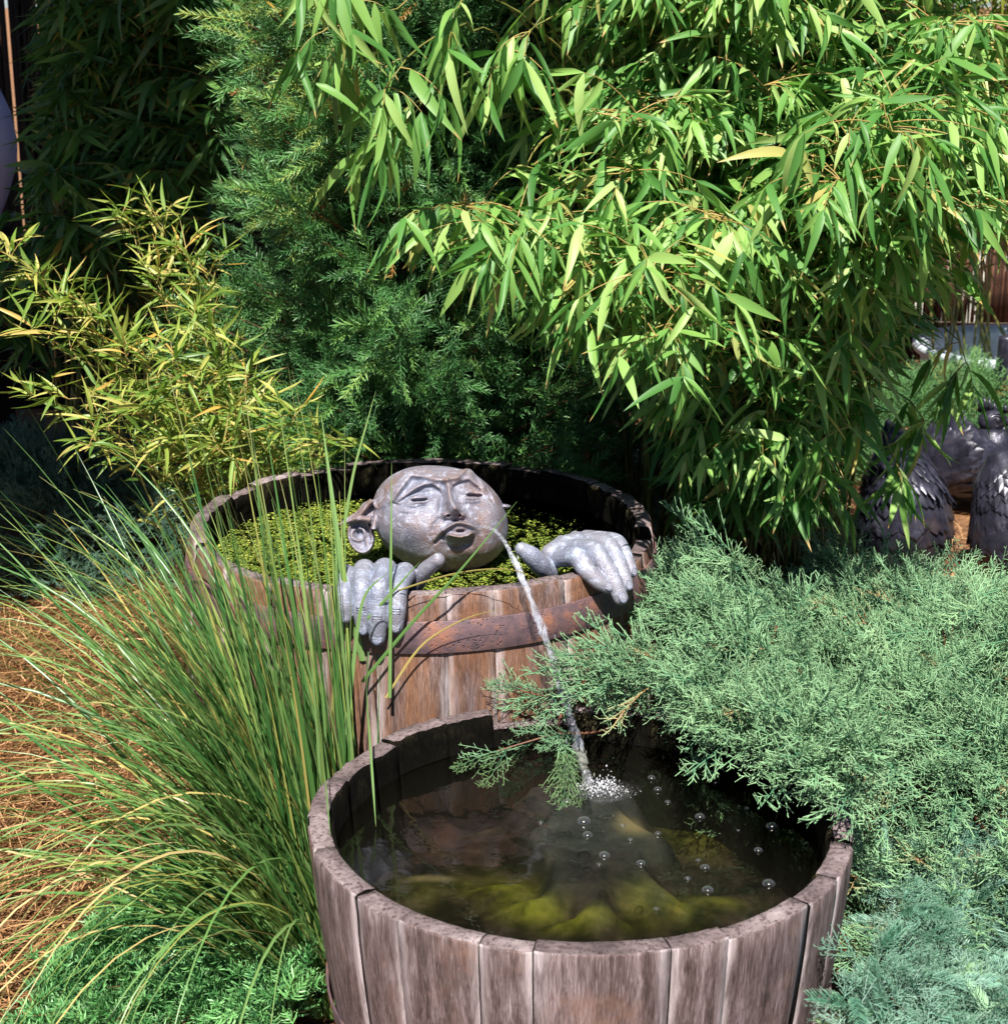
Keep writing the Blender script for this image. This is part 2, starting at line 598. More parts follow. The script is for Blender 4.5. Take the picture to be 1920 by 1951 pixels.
def mat_water(name, tint, rough=0.02, bump=0.12, murk=None):
    M = Mat(name)
    v = M.coords()
    M.t.nodes.remove(M.b)
    tr = M.n('ShaderNodeBsdfTransparent'); tr.inputs['Color'].default_value = (*tint, 1)
    gl = M.n('ShaderNodeBsdfGlossy'); gl.inputs['Roughness'].default_value = rough
    fr = M.n('ShaderNodeFresnel'); fr.inputs['IOR'].default_value = 1.33
    bp = M.n('ShaderNodeBump'); bp.inputs['Strength'].default_value = bump; bp.inputs['Distance'].default_value = 0.004
    M.l(M.noise(v, 26, 3, 0.5, 0.6), bp.inputs['Height'])
    M.l(bp.outputs[0], gl.inputs['Normal']); M.l(bp.outputs[0], fr.inputs['Normal'])
    mx = M.n('ShaderNodeMixShader')
    M.l(fr.outputs[0], mx.inputs[0]); M.l(tr.outputs[0], mx.inputs[1]); M.l(gl.outputs[0], mx.inputs[2])
    M.l(mx.outputs[0], M.out.inputs['Surface'])
    if murk:
        vo = M.n('ShaderNodeVolumePrincipled')
        vo.inputs['Color'].default_value = (*murk[1], 1)
        vo.inputs['Density'].default_value = murk[0]
        vo.inputs['Anisotropy'].default_value = 0.2
        M.l(vo.outputs[0], M.out.inputs['Volume'])
    return M.m


SPL = atz(1150, 1500, ZW_F)       # where the jet falls in


def ripples(x, y):
    d = math.hypot(x - SPL[0], y - SPL[1])
    return 0.0016 * math.exp(-d / 0.09) * math.sin(d * 150) + 0.0004 * math.sin(31 * x + 17 * y) * math.sin(23 * y - 9 * x)


water_disc("water", fs['c'], r_front(0.044) - 0.028, ZW_F, mat_water("murky_tub_water", (0.86, 0.86, 0.78), murk=(0.55, (0.20, 0.18, 0.15))), "dark murky rippled water filling the nearer tub", 60, 128, ripples, 0.20)
water_disc("water", bs['c'], r_back(0.052) - 0.027, ZW_B, mat_water("duckweed_water", (0.10, 0.12, 0.06)), "still black water under the duckweed of the farther tub")


def mat_tubfloor():
    M = Mat("silty_algae_floor")
    v = M.coords()
    a = M.noise(v, 7.5, 5, 0.6, 0.4)
    b = M.noise(v, 24, 5, 0.62, 0.3)
    sil = M.ramp(b, [(0.42, (0.0025, 0.002, 0.0016)), (0.6, (0.014, 0.010, 0.009)), (0.8, (0.050, 0.036, 0.031))])
    alg = M.ramp(b, [(0.3, (0.030, 0.036, 0.005)), (0.55, (0.12, 0.125, 0.014)), (0.75, (0.24, 0.22, 0.035))])
    c = M.mix(M.math('MULTIPLY', M.attr('algae'), M.ramp(a, [(0.32, 0.15), (0.55, 1.0)])), sil, alg)
    gry = M.ramp(b, [(0.3, (0.016, 0.018, 0.021)), (0.7, (0.036, 0.039, 0.043))])
    c = M.mix(M.attr('reflection'), c, gry)  # grey reflection on the water, painted into the bed colour
    c = M.mix(M.attr('pale'), c, (0.30, 0.24, 0.13))
    M.l(c, M.b.inputs['Base Color'])
    M.setv(M.b, Roughness=1.0)
    M.b.inputs['Specular IOR Level'].default_value = 0
    return M.m


# submerged silt and algae: a lumpy bed a hand's breadth below the surface
zb = ZW_F - 0.115
V, F, AL, GR, PA = [], [], [], [], []
rb = r_front(0.17) - 0.0325
rings, seg = 90, 200
patch = [(945, 1715, 0.050, 0.030, 0.9), (1010, 1745, 0.040, 0.022, 0.9), (1120, 1772, 0.05, 0.014, 0.7), (1262, 1745, 0.045, 0.028, 0.9), (1360, 1725, 0.04, 0.02, 0.5), (1345, 1590, 0.040, 0.055, 0.85), (1440, 1600, 0.026, 0.045, 0.7),
         (850, 1560, 0.06, 0.035, 0.45), (1500, 1660, .04, .03, .2), (900, 1700, 0.08, 0.04, 0.35), (1210, 1640, .03, .03, .2)]
pc = []
for (px, py, sx, sy, w) in patch:
    p = atz(px, py, zb); pc.append((p[0], p[1], sx, sy, w))
def zreflection(y):
    """the painted grey reflection is shaped into the bed, rising towards the back of the tub"""
    t = max(0.0, min(1.0, (y - 1.78) / 0.40))
    return zb + 0.022 + t * 0.45 * (ZW_F - 0.014 - zb - 0.022)


def on_reflection(px, py):
    z = zb + 0.03
    for _ in range(30):
        p = atz(px, py, z); z = zreflection(p[1])
    return p[:2]


quad = [on_reflection(*q) for q in ((1015, 1405), (985, 1500), (1012, 1600), (1045, 1690), (1150, 1722), (1262, 1690), (1258, 1590), (1180, 1480), (1085, 1405))]


def inside(x, y):
    dmin, odd = 1e9, False
    for (x0, y0), (x1, y1) in zip(quad, quad[1:] + quad[:1]):
        if (y0 > y) != (y1 > y) and x < x0 + (y - y0) / (y1 - y0) * (x1 - x0): odd = not odd
        t = max(0, min(1, ((x - x0) * (x1 - x0) + (y - y0) * (y1 - y0)) / ((x1 - x0) ** 2 + (y1 - y0) ** 2)))
        dmin = min(dmin, math.hypot(x - x0 - t * (x1 - x0), y - y0 - t * (y1 - y0)))
    return dmin if odd else -dmin


stones = [(*atz(908, 1537, zb)[:2], 0.022, 0.016, 0.8), (*atz(1215, 1628, zb)[:2], 0.030, 0.030, 0.38), (*atz(820, 1680, zb)[:2], .03, .012, .25)]
for i in range(rings + 1):
    for j in range(seg):
        a = j * 2 * math.pi / seg; q = rb * i / rings
        x, y = fs['c'][0] + q * math.sin(a), fs['c'][1] - q * math.cos(a)
        al = max(w * math.exp(-((x - X) / sx) ** 2 - ((y - Y) / sy) ** 2) for X, Y, sx, sy, w in pc)
        V.append((x, y, zb + 0.022 * al + 0.004 * math.sin(40 * x + 3) * math.sin(37 * y)))
        k_ = inside(x, y) + 0.011 * math.sin(55 * y + 2 * math.sin(40 * x)) + 0.008 * math.sin(70 * x + 33 * y); gq = max(0.0, min(1.0, 0.5 + k_ / 0.040))
        V[-1] = (x, y, V[-1][2] * (1 - gq) + (zreflection(y) + 0.003 * math.sin(35 * x) * math.sin(28 * y)) * gq)
        GR.append(gq * (0.62 + 0.3 * math.sin(21 * x + 2) * math.sin(17 * y)))
        PA.append(min(1, max(w * math.exp(-(((x - X) / sx) ** 2 + ((y - Y) / sy) ** 2) ** 2) for X, Y, sx, sy, w in stones)))
        AL.append(min(1, 1.05 * al))
for i in range(rings):
    for j in range(seg):
        k = (j + 1) % seg
        F.append((i * seg + j, (i + 1) * seg + j, (i + 1) * seg + k, i * seg + k))
o = mesh_obj("algae", V, F, mat_tubfloor(), attrs=dict(algae=AL, reflection=GR, pale=PA))
tag(o, "brown silt, a painted grey reflection and yellow green algae under the nearer tub's water", "algae", kind="stuff")

# duckweed
rng = np.random.RandomState(21)
N = 64000
q = np.sqrt(rng.rand(N)) * (r_back(0.05) - 0.034); a = rng.rand(N) * 2 * math.pi
X, Y = bs['c'][0] + q * np.sin(a), bs['c'][1] - q * np.cos(a)
dx, dy = (X - bs['c'][0]) / 0.36, (Y - bs['c'][1]) / 0.36
clump = np.sin(X * 95 + 2 * np.sin(Y * 60)) * np.sin(Y * 80 + 2 * np.sin(X * 70)) + 0.8 * np.sin(X * 210 + Y * 130 + 3 * np.sin(Y * 120)) * np.sin(Y * 190 - X * 90)
edge = np.clip((0.93 - np.hypot(dx + 0.1, dy * 1.0 + 0.04)) * 5, 0, 1)
right_gap = np.clip(1.15 - 1.9 * np.clip(dx + 0.7 * dy - 0.72, 0, 1), 0, 1)
back_gap = np.clip((0.80 - dy - 0.10 * (dx > 0)) * 5, 0, 1)
dens = np.where(dx < 0, 0.9, 0.72) * edge * right_gap * back_gap
keep = (rng.rand(N) < dens) & (clump + rng.normal(0, 0.35, N) > np.where(dx < -0.1, -0.35, 0.0))
X, Y = X[keep], Y[keep]
n = len(X)
hexa = np.array([[math.cos(k * math.pi / 3), math.sin(k * math.pi / 3) * 0.8, 0.06] for k in range(6)] + [[0, 0, 0.22]])
TF = np.array([[0, 1, 2, 6], [2, 3, 4, 6], [4, 5, 0, 6]])
yaw = rng.rand(n) * 6.28
axis = np.stack([np.cos(yaw), np.sin(yaw), rng.normal(0, 0.12, n)], 1)
up = np.stack([rng.normal(0, 0.2, n), rng.normal(0, 0.2, n), np.ones(n)], 1)
Mx = frames(np.stack([X, Y, ZW_B + 0.0010 + rng.rand(n) * 0.0035], 1), axis, up, rng.uniform(0.0009, 0.0026, n))
V, F = replicate(hexa, TF, Mx)
m_duck = leaf_mat("duckweed_leaf", [(0.0, (0.035, 0.070, 0.010)), (0.35, (0.115, 0.175, 0.022)), (0.75, (0.22, 0.285, 0.038)), (1.0, (0.42, 0.42, 0.09))], rough=0.55, transl=0.2)
o = mesh_obj("duckweed", V, F, m_duck, attrs=dict(tint=np.repeat(rng.rand(n), 7)))
tag(o, "carpet of tiny yellow green duckweed leaves floating round the bronze head", "duckweed", kind="stuff")
# ------------------------------------------------------------------ the bronze head and hands
def mat_bronze(name, blue, pale, brown, brown_amt):
    M = Mat(name)
    v = M.coords()
    a = M.noise(v, 15, 6, 0.62)
    f = M.noise(M.coords((1, 1, 2.2)), 240, 4, 0.65)
    base = M.ramp(a, [(0.3, blue), (0.62, pale)])
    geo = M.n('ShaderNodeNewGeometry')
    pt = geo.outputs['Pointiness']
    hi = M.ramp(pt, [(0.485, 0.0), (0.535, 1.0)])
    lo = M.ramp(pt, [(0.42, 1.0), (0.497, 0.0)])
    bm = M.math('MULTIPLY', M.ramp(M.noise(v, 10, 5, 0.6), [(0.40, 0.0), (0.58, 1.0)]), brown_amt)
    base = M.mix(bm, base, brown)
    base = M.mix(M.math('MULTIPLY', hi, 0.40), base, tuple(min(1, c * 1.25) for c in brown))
    base = M.mix(M.math('MULTIPLY', lo, 0.88), base, (0.045, 0.052, 0.10))  # recess blue is patina, deepened to paint shade into the creases
    base = M.mix(M.ramp(f, [(0.35, 0.6), (0.6, 0.0)]), base, (0.62, 0.62, 0.70), 'MULTIPLY')
    base = M.mix(M.ramp(f, [(0.58, 0.0), (0.75, 0.5)]), base, tuple(min(1, c * 1.35) for c in pale))
    pat = M.ramp(M.noise(v, 55, 6, 0.78, 0.8), [(0.52, 0.0), (0.66, 0.8)])      # chalky verdigris bloom
    base = M.mix(pat, base, tuple(min(1, c * 1.75) for c in pale))
    M.l(base, M.b.inputs['Base Color'])
    M.setv(M.b, Roughness=0.42, Metallic=0.15)
    M.b.inputs['Specular IOR Level'].default_value = 0.35
    M.bump(M.mix(0.5, f, M.noise(v, 70, 5, 0.7)), 0.75, 0.0034)
    return M.m


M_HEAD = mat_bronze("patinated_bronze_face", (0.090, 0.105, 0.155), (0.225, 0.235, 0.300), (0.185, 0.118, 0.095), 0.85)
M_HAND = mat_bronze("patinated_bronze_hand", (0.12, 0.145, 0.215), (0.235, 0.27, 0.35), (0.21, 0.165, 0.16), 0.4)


def poly_dist(P, x, y):
    """distance, side (+ above when drawn left to right) and fraction along a polyline"""
    best = np.full(x.shape, 1e9); side = np.zeros(x.shape); tt = np.zeros(x.shape)
    L = [0]
    for a, b in zip(P, P[1:]): L.append(L[-1] + math.hypot(b[0] - a[0], b[1] - a[1]))
    for i, (a, b) in enumerate(zip(P, P[1:])):
        dx, dy = b[0] - a[0], b[1] - a[1]; l2 = dx * dx + dy * dy
        t = np.clip(((x - a[0]) * dx + (y - a[1]) * dy) / l2, 0, 1)
        ex, ey = x - a[0] - t * dx, y - a[1] - t * dy
        d = np.hypot(ex, ey)
        m = d < best
        best = np.where(m, d, best)
        side = np.where(m, np.sign(dx * ey - dy * ex), side)
        tt = np.where(m, (L[i] + t * math.sqrt(l2)) / L[-1], tt)
    return best, side, tt


def build_head():
    HC = at(838.8, 989.4, 2.525)
    dep = (HC[1] * CP + (CAM_H - HC[2]) * SP)
    S = 18.38 / F_PX * dep
    AX = np.array([[1, 0, 0], [0, SP, CP], [0, -CP, SP]], float)      # right, up, towards the viewer

    def c(zx, zy): return ((zx - 1027) / 100.0, -(zy - 595) / 100.0)

    def pl(*pts): return [c(*p) for p in pts]

    nth, nph = 300, 460
    th = np.concatenate([np.linspace(0.0004, 1.75, 250), np.linspace(1.75, math.pi - 0.01, 51)[1:]])
    nth = len(th)
    ph = np.linspace(0, 2 * math.pi, nph, endpoint=False)
    T, P = np.meshgrid(th, ph, indexing='ij')
    ex = 0.93
    cx_, sx_ = np.cos(P), np.sin(P)
    X = 6.95 * np.sin(T) * np.sign(cx_) * np.abs(cx_) ** ex
    Y = 5.55 * np.sin(T) * np.sign(sx_) * np.abs(sx_) ** ex
    Z = 5.6 * np.cos(T)
    X = X - 0.17 * Y
    fx, fy = X.copy(), Y.copy()
    D = np.zeros_like(X)

    def gauss(p, amp, rx, ry, rot=0.0):
        dx, dy = fx - p[0], fy - p[1]
        cr, sr = math.cos(rot), math.sin(rot)
        u, w = dx * cr + dy * sr, -dx * sr + dy * cr
        return amp * np.exp(-(u / rx) ** 2 - (w / ry) ** 2)

    def ridge(P_, amp, w, t0=0.12):
        d, s, t = poly_dist(P_, fx, fy)
        fade = np.clip(t / t0, 0, 1) * np.clip((1 - t) / t0, 0, 1)
        return amp * np.exp(-(d / w) ** 2) * (0.25 + 0.75 * fade)

    def ledge(P_, amp, wa, wb):
        d, s, t = poly_dist(P_, fx, fy)
        fade = np.clip(t / 0.12, 0, 1) * np.clip((1 - t) / 0.12, 0, 1)
        return amp * np.where(s > 0, np.exp(-(d / wa) ** 2), np.exp(-(d / wb) ** 2)) * (0.2 + 0.8 * fade)

    def hole(p, amp, rx, ry, rot=0.0, k=3):
        dx, dy = fx - p[0], fy - p[1]
        cr, sr = math.cos(rot), math.sin(rot)
        u, w = dx * cr + dy * sr, -dx * sr + dy * cr
        return amp * np.exp(-(((u / rx) ** 2 + (w / ry) ** 2) ** k))

    # big forms
    D += gauss(c(790, 720), 0.55, 2.4, 2.0) + gauss(c(1570, 640), 0.5, 1.0, 2.2) + gauss(c(1350, 940), 0.75, 1.7, 1.1) + gauss(c(1010, 980), 0.25, 2.6, 1.1)
    D += gauss(c(1235, 720), 1.1, 1.7, 1.3)
    # brow crest, peaked, hanging over the sockets
    crest = pl((480, 445), (560, 395), (640, 285), (735, 150), (860, 165), (1000, 200), (1095, 207), (1220, 170), (1340, 62), (1400, 120), (1470, 230), (1530, 330))
    D += ledge(crest, 0.95, 1.7, 0.30)
    fold_l = pl((600, 420), (690, 352), (790, 285), (880, 243), (965, 238), (1045, 285), (1085, 360))
    fold_r = pl((1140, 330), (1160, 250), (1230, 203), (1330, 200), (1420, 250), (1500, 335))
    D += ledge(fold_l, 0.50, 0.4, 0.13) + ledge(fold_r, 0.50, 0.4, 0.13)
    D += gauss(c(850, 340), -0.80, 1.9, 0.62, 0.15) + gauss(c(1370, 300), -0.80, 1.5, 0.62, -0.2)
    D += gauss(c(1075, 340), -0.45, 0.32, 0.75) + gauss(c(1050, 450), -0.28, 0.3, 0.9)
    # eyes
    D += gauss(c(835, 385), 0.50, 1.05, 0.42, 0.05) + gauss(c(1380, 340), 0.48, 1.0, 0.45)
    D += ridge(pl((700, 432), (765, 368), (840, 338), (905, 362), (955, 415)), 0.24, 0.10)
    D += ridge(pl((1275, 370), (1320, 318), (1385, 292), (1450, 315), (1500, 365)), 0.24, 0.10)
    D += ridge(pl((730, 436), (810, 424), (880, 424), (930, 405)), 0.15, 0.09)
    D += ridge(pl((1290, 378), (1370, 388), (1450, 378)), 0.15, 0.09)
    D += hole(c(836, 394), -0.95, 0.80, 0.17, 0.07) + hole(c(1385, 346), -0.95, 0.78, 0.20, -0.03)
    for b in (pl((690, 475), (790, 482), (900, 452)), pl((640, 532), (700, 540), (745, 532)), pl((560, 430), (640, 455), (700, 445)), pl((1290, 430), (1370, 440), (1470, 420))):
        D += ridge(b, -0.16, 0.11)
    # nose
    nb = pl((1105, 225), (1128, 320), (1150, 430), (1180, 500), (1190, 525))
    d, s, t = poly_dist(nb, fx, fy)
    D += (0.65 + 1.25 * t) * np.exp(-(d / (0.30 + 0.22 * t)) ** 2)
    D += gauss(c(1185, 505), 0.45, 0.42, 0.36) + gauss(c(1092, 555), 0.62, 0.30, 0.28) + gauss(c(1272, 560), 0.62, 0.28, 0.28)
    D += hole(c(1127, 566), -0.75, 0.16, 0.12) + hole(c(1240, 566), -0.75, 0.16, 0.12)
    D += ridge(pl((1070, 610), (1190, 612), (1300, 605)), -0.40, 0.17)
    D += ridge(pl((1175, 600), (1205, 640)), -0.15, 0.15)
    # pursed lips
    D += ridge(pl((1030, 752), (1120, 690), (1205, 645), (1262, 648), (1345, 668), (1415, 705)), 0.68, 0.22)
    D += ridge(pl((1100, 762), (1175, 788), (1245, 800), (1315, 780), (1385, 735)), 0.92, 0.24)
    D += hole(c(1245, 724), -0.60, 0.45, 0.14, 0.06)
    D += ridge(pl((1110, 855), (1220, 878), (1350, 845)), -0.30, 0.30)
    D += ridge(pl((985, 848), (1040, 785), (1105, 742)), -0.42, 0.12) + ridge(pl((960, 820), (1020, 755), (1090, 712)), 0.16, 0.2)
    D += ridge(pl((1050, 575), (985, 645), (960, 725)), -0.18, 0.22) + ridge(pl((1310, 590), (1430, 660), (1470, 760)), -0.18, 0.22)
    front = np.clip((np.cos(T) + 0.1) / 0.35, 0, 1)
    D *= front
    dirv = norm(np.array([0.06, 0.16, 1.0]))
    # the right brow ends in a raised peak
    g = np.exp(-((fx - c(1340, 0)[0]) / 0.62) ** 2 - ((fy - 4.75) / 0.75) ** 2) * front
    X = X + D * dirv[0] + 0.1 * g
    Y = Y + D * dirv[1] + 0.62 * g
    Z = Z + D * dirv[2] + 0.35 * g
    V = np.stack([X, Y, Z], -1).reshape(-1, 3)
    F = [(i * nph + j, (i + 1) * nph + j, (i + 1) * nph + (j + 1) % nph, i * nph + (j + 1) % nph) for i in range(nth - 1) for j in range(nph)]
    n = len(V)
    V = np.concatenate([V, V[:nph].mean(0)[None], V[-nph:].mean(0)[None]])
    F += [(n, j, (j + 1) % nph, (j + 1) % nph) for j in range(nph)]
    L = (nth - 1) * nph
    F += [(n + 1, L + (j + 1) % nph, L + j, L + j) for j in range(nph)]
    mb = MB(); mb.add(V, F)

    # ears: a cupped shell under a pointed upper rim
    def ear(cen, rx, ry, tilt, zoff, flip):
        u = np.linspace(0, 1, 46); a = np.linspace(0, 2 * math.pi, 90, endpoint=False)
        U, A = np.meshgrid(u, a, indexing='ij')
        x, y = rx * U * np.cos(A), ry * U * np.sin(A)
        zf = 0.75 * np.sqrt(np.clip(1 - U ** 2, 0, 1)) * 0.6 + 0.55 * np.exp(-((U - 0.86) / 0.13) ** 2) - 0.9 * np.exp(-((x - 0.15 * flip) / (0.45 * rx)) ** 2 - ((y - 0.1) / (0.5 * ry)) ** 2)
        zf += 0.45 * np.exp(-((x - 0.3 * rx * flip) / (0.16 * rx)) ** 2 - ((y + 0.1 * ry) / (0.55 * ry)) ** 2)
        zf += 0.35 * np.exp(-(np.hypot(x + 0.15 * rx * flip, y - 0.1 * ry) - 0.45 * rx) ** 2 / (0.12 * rx) ** 2)
        zf *= np.clip((1 - U) / 0.05, 0, 1)
        zb_ = -0.85 * np.sqrt(np.clip(1 - U ** 2, 0, 1))
        cr, sr = math.cos(tilt), math.sin(tilt)
        W = []
        for z in (zf, zb_):
            W.append(np.stack([cen[0] + x * cr - y * sr, cen[1] + x * sr + y * cr, zoff + z], -1).reshape(-1, 3))
        Vv = np.concatenate(W); m = 46 * 90
        Fv = []
        for i in range(45):
            for j in range(90):
                k = (j + 1) % 90
                Fv.append((i * 90 + j, (i + 1) * 90 + j, (i + 1) * 90 + k, i * 90 + k))
                Fv.append((m + i * 90 + j, m + i * 90 + k, m + (i + 1) * 90 + k, m + (i + 1) * 90 + j))
        return Vv, np.array(Fv)

    Ve, Fe = ear(c(215, 765), 1.40, 2.0, 0.25, 1.1, 1)
    mb.add(Ve, Fe)
    # pointed visor of the left ear and its attachment
    for (p, q, r0, r1) in ((c(-45, 662), c(180, 585), .07, .36), (c(180, 585), c(330, 600), .30, .42), (c(160, 535), c(335, 400), .12, .22), (c(335, 400), c(395, 480), .22, .30),
                           (c(-20, 655), c(160, 538), .08, .16), (c(395, 480), c(350, 700), .3, .35), (c(180, 585), c(335, 400), .28, .3)):
        A = np.array([p[0], p[1], 1.55]); B = np.array([q[0], q[1], 1.75])
        w = np.linspace(0, 1, 10)[:, None]
        Pp = A + (B - A) * w
        Vt, Ft = tube(Pp, r0 + (r1 - r0) * w[:, 0], 12)
        Vt[:, 2] = 1.65 + (Vt[:, 2] - 1.65) * 2.6
        mb.add(Vt, Ft)
    Vt, Ft = ellipsoid((*c(300, 560), 0.7), (1.2, 1.6, 0.9)); mb.add(Vt, Ft)
    # right ear, seen edge on
    Vt, Ft = ellipsoid((*c(1675, 462), 0.4), (0.85, 0.26, 1.0)); mb.add(Vt, Ft)
    Vt, Ft = ellipsoid((*c(1650, 530), 0.0), (0.5, 0.8, 0.6)); mb.add(Vt, Ft)
    V = np.concatenate(mb.V)
    # a cast head hollow below: keep only what sits from just under the weed upwards
    mb.V = [HC + (V * S) @ AX]
    mb.F = [np.concatenate(mb.F)]
    o = mb.build("face_sculpture", M_HEAD)
    fuse(o, 0.00105, 2, 0.5)
    tag(o, "blue grey bronze face with peaked brows and pursed spouting lips, lying in the duckweed", "sculpture")
    recentre(o)
    return HC, S, AX


HC, HS, HAX = build_head()


def rim_pt(px, d, out, spec=bs, rfun=r_back):
    """a point on the outside of the farther tub below image column px: d below the rim, out metres proud of the staves"""
    a = math.asin(max(-0.999, min(0.999, (px - 801) / 439.0)))
    r = rfun(d) + out
    return np.array([spec['c'][0] + r * math.sin(a), spec['c'][1] - r * math.cos(a), spec['z'] - d])


def solve(px, py, Y):
    return at(px, py, Y)


def hand_obj(label, fingers, extra, nails):
    mb = MB()
    for P, R in list(fingers) + list(extra):
        P = np.asarray(P, float); R = np.asarray(R, float)
        # smooth the joint line
        t = np.linspace(0, len(P) - 1, 8 * (len(P) - 1) + 1)
        k = np.arange(len(P))
        Q = np.stack([np.interp(t, k, P[:, i]) for i in range(3)], 1)
        Rr = np.interp(t, k, R)
        for _ in range(5):
            Q[1:-1] = 0.25 * Q[:-2] + 0.5 * Q[1:-1] + 0.25 * Q[2:]
            Rr[1:-1] = 0.25 * Rr[:-2] + 0.5 * Rr[1:-1] + 0.25 * Rr[2:]
        V, F = tube(Q, Rr, 18); mb.add(V, F)
        for e in (0, -1):
            V, F = ellipsoid(Q[e], (Rr[e],) * 3, None, 18, 12); mb.add(V, F)
    o = mb.build("hand_sculpture", M_HAND)
    fuse(o, 0.0011, 5, 0.5)
    # nails and knuckle creases raised on the skin
    mn = MB()
    for (P, N, s) in nails:
        P = np.asarray(P); N = norm(np.asarray(N, float)); Tn = norm(np.asarray(s[2]))
        Tn = norm(Tn - N * np.dot(Tn, N)); Bn = np.cross(N, Tn)
        V, F = ellipsoid((0, 0, 0), (s[0], s[1], s[3]), None, 16, 10)
        mn.add(P + V @ np.stack([Bn, Tn, N]), F)
    bm = bmesh.new()
    bm.from_mesh(o.data)
    tmp = bpy.data.meshes.new("tmp")
    tmp.from_pydata(np.concatenate(mn.V).tolist(), [], [tuple(dict.fromkeys(f)) for f in np.concatenate(mn.F).tolist()])
    bm.from_mesh(tmp)
    for f_ in bm.faces: f_.smooth = True
    bm.to_mesh(o.data); bm.free()
    bpy.data.meshes.remove(tmp)
    tag(o, label, "sculpture", "bronze hands gripping the rim of the farther tub")
    recentre(o)
    return o


def finger(px_py_list, depth_list, R):
    return [solve(px, py, Y) for (px, py), Y in zip(px_py_list, depth_list)], R


def zl(zx, zy): return (620 + zx / 7.74, 1030 + zy / 7.74)     # close-up of the hand in front


def zr(zx, zy): return (960 + zx / 6.347, 980 + zy / 6.347)


FRONT_Y = bs['c'][1] - r_back(0.0) * math.cos(math.asin((720 - 801) / 439.0))   # where the rim stands by the nearer hand
yl = FRONT_Y
fl = []
for (k0, k1, k2, k3, r) in (((300, 470), (285, 720), (285, 950), (300, 1130), 0.0108),
                            ((575, 420), (540, 680), (530, 1000), (560, 1290), 0.0128),
                            ((880, 420), (790, 680), (770, 1130), (765, 1430), 0.0142),
                            ((1165, 470), (1080, 690), (1050, 1020), (1040, 1255), 0.0130)):
    P = [zl(k0[0] + 10, k0[1] + 60), zl(*k0), zl(*k1), zl(*k2), zl(*k3)]
    Ys = [yl + 0.085, yl + 0.030, yl - 0.018, yl - 0.026, yl - 0.027]
    # all rows sit at the height the picture gives them, resting on the rim and the staves
    fl.append(([solve(p[0], p[1], Y) for p, Y in zip(P, Ys)], [r * 0.95, r * 1.32, r * 0.92, r * 1.06, r * 0.82]))
th = ([solve(*zl(1180, 760), yl + 0.06), solve(*zl(1370, 640), yl + 0.050), solve(*zl(1450, 450), yl + 0.035), solve(*zl(1660, 285), yl + 0.02)], [0.012, 0.0105, 0.0118, 0.0100])
palm = ([solve(*zl(560, 620), yl + 0.09), solve(*zl(880, 640), yl + 0.09), solve(*zl(1180, 700), yl + 0.08)], [0.02, 0.022, 0.02])
nl = []
for P, R in fl[1:]:
    tip, prev = P[-1], P[-2]
    ax = norm(tip - prev)
    N = norm(np.array([0, -1, 0.25]))
    r = R[-1]
    nl.append((tip + N * r * 0.93, N, (r * 0.62, r * 0.85, ax, 0.0014)))
    for dk in (-0.0031, 0.0005, 0.0042):
        nl.append((prev + N * (R[-2] * 0.90) + ax * dk, N, (r * 0.62, 0.0011, ax, 0.0010)))
hand_l = hand_obj("bronze hand beside the tall grass, four fingers straight down over the rim, thumb up", fl, [th, palm], nl)

# the other hand: turned sideways over the rim on the right
xr = 1130
yr = bs['c'][1] - r_back(0) * math.cos(math.asin((xr - 801) / 439.0))
fr = []
for (pts, offs, rs) in (
        ([(620, 520), (900, 500), (1000, 680), (1150, 820), (1250, 880)], [0.03, -0.012, -0.030, -0.036, -0.036], [0.0150, 0.0165, 0.0135, 0.0120, 0.0095]),
        ([(760, 420), (1090, 420), (1240, 640), (1340, 850), (1410, 1010)], [0.05, 0.004, -0.020, -0.034, -0.040], [0.0150, 0.0150, 0.0130, 0.0120, 0.0110]),
        ([(900, 340), (1260, 350), (1370, 560), (1440, 730), (1490, 860)], [0.07, 0.025, -0.002, -0.018, -0.026], [0.0150, 0.0140, 0.0120, 0.0110, 0.0090]),
        ([(1000, 300), (1370, 320), (1460, 470), (1510, 600), (1550, 700)], [0.09, 0.045, 0.020, 0.004, -0.006], [0.0140, 0.0125, 0.0105, 0.0095, 0.0080])):
    fr.append(([solve(*zr(*p), yr + o_) for p, o_ in zip(pts, offs)], rs))
wr = ([solve(*zr(560, 470), yr + 0.03), solve(*zr(700, 420), yr + 0.05), solve(*zr(900, 360), yr + 0.07)], [0.014, 0.019, 0.019])
kn = [([solve(*zr(x, y), yr + o_), solve(*zr(x + 10, y + 40), yr + o_)], [r, r]) for (x, y, o_, r) in ((690, 320, 0.07, .0085), (860, 275, 0.085, .0095), (1060, 270, 0.085, .010), (1240, 300, 0.07, .009))]
thr = ([solve(*zr(540, 690), yr + 0.02), solve(*zr(440, 620), yr + 0.006), solve(*zr(330, 500), yr - 0.004), solve(*zr(215, 425), yr - 0.006)], [0.0145, 0.0150, 0.0145, 0.0105])
nr = []
for i, (P, R) in enumerate(fr):
    P = [np.array(p) for p in P]
    tip, prev, mid = P[-1], P[-2], P[-3]
    ax = norm(tip - prev); N = norm(np.array([0.15 + 0.1 * i, -1, 0.42]))
    r = R[-1]
    nr.append((tip + N * r * 0.95, N, (r * 0.6, r * 0.8, ax, 0.0014)))
    for q, rr in ():
        for dk in (-0.003, 0.003):
            nr.append((q + N * rr * 0.92 + ax * dk, N, (rr * 0.45, 0.0011, ax, 0.0010)))
hand_r = hand_obj("bronze hand beside the water jet, turned sideways over the rim with its thumb apart", fr, [wr, thr] + kn, nr)
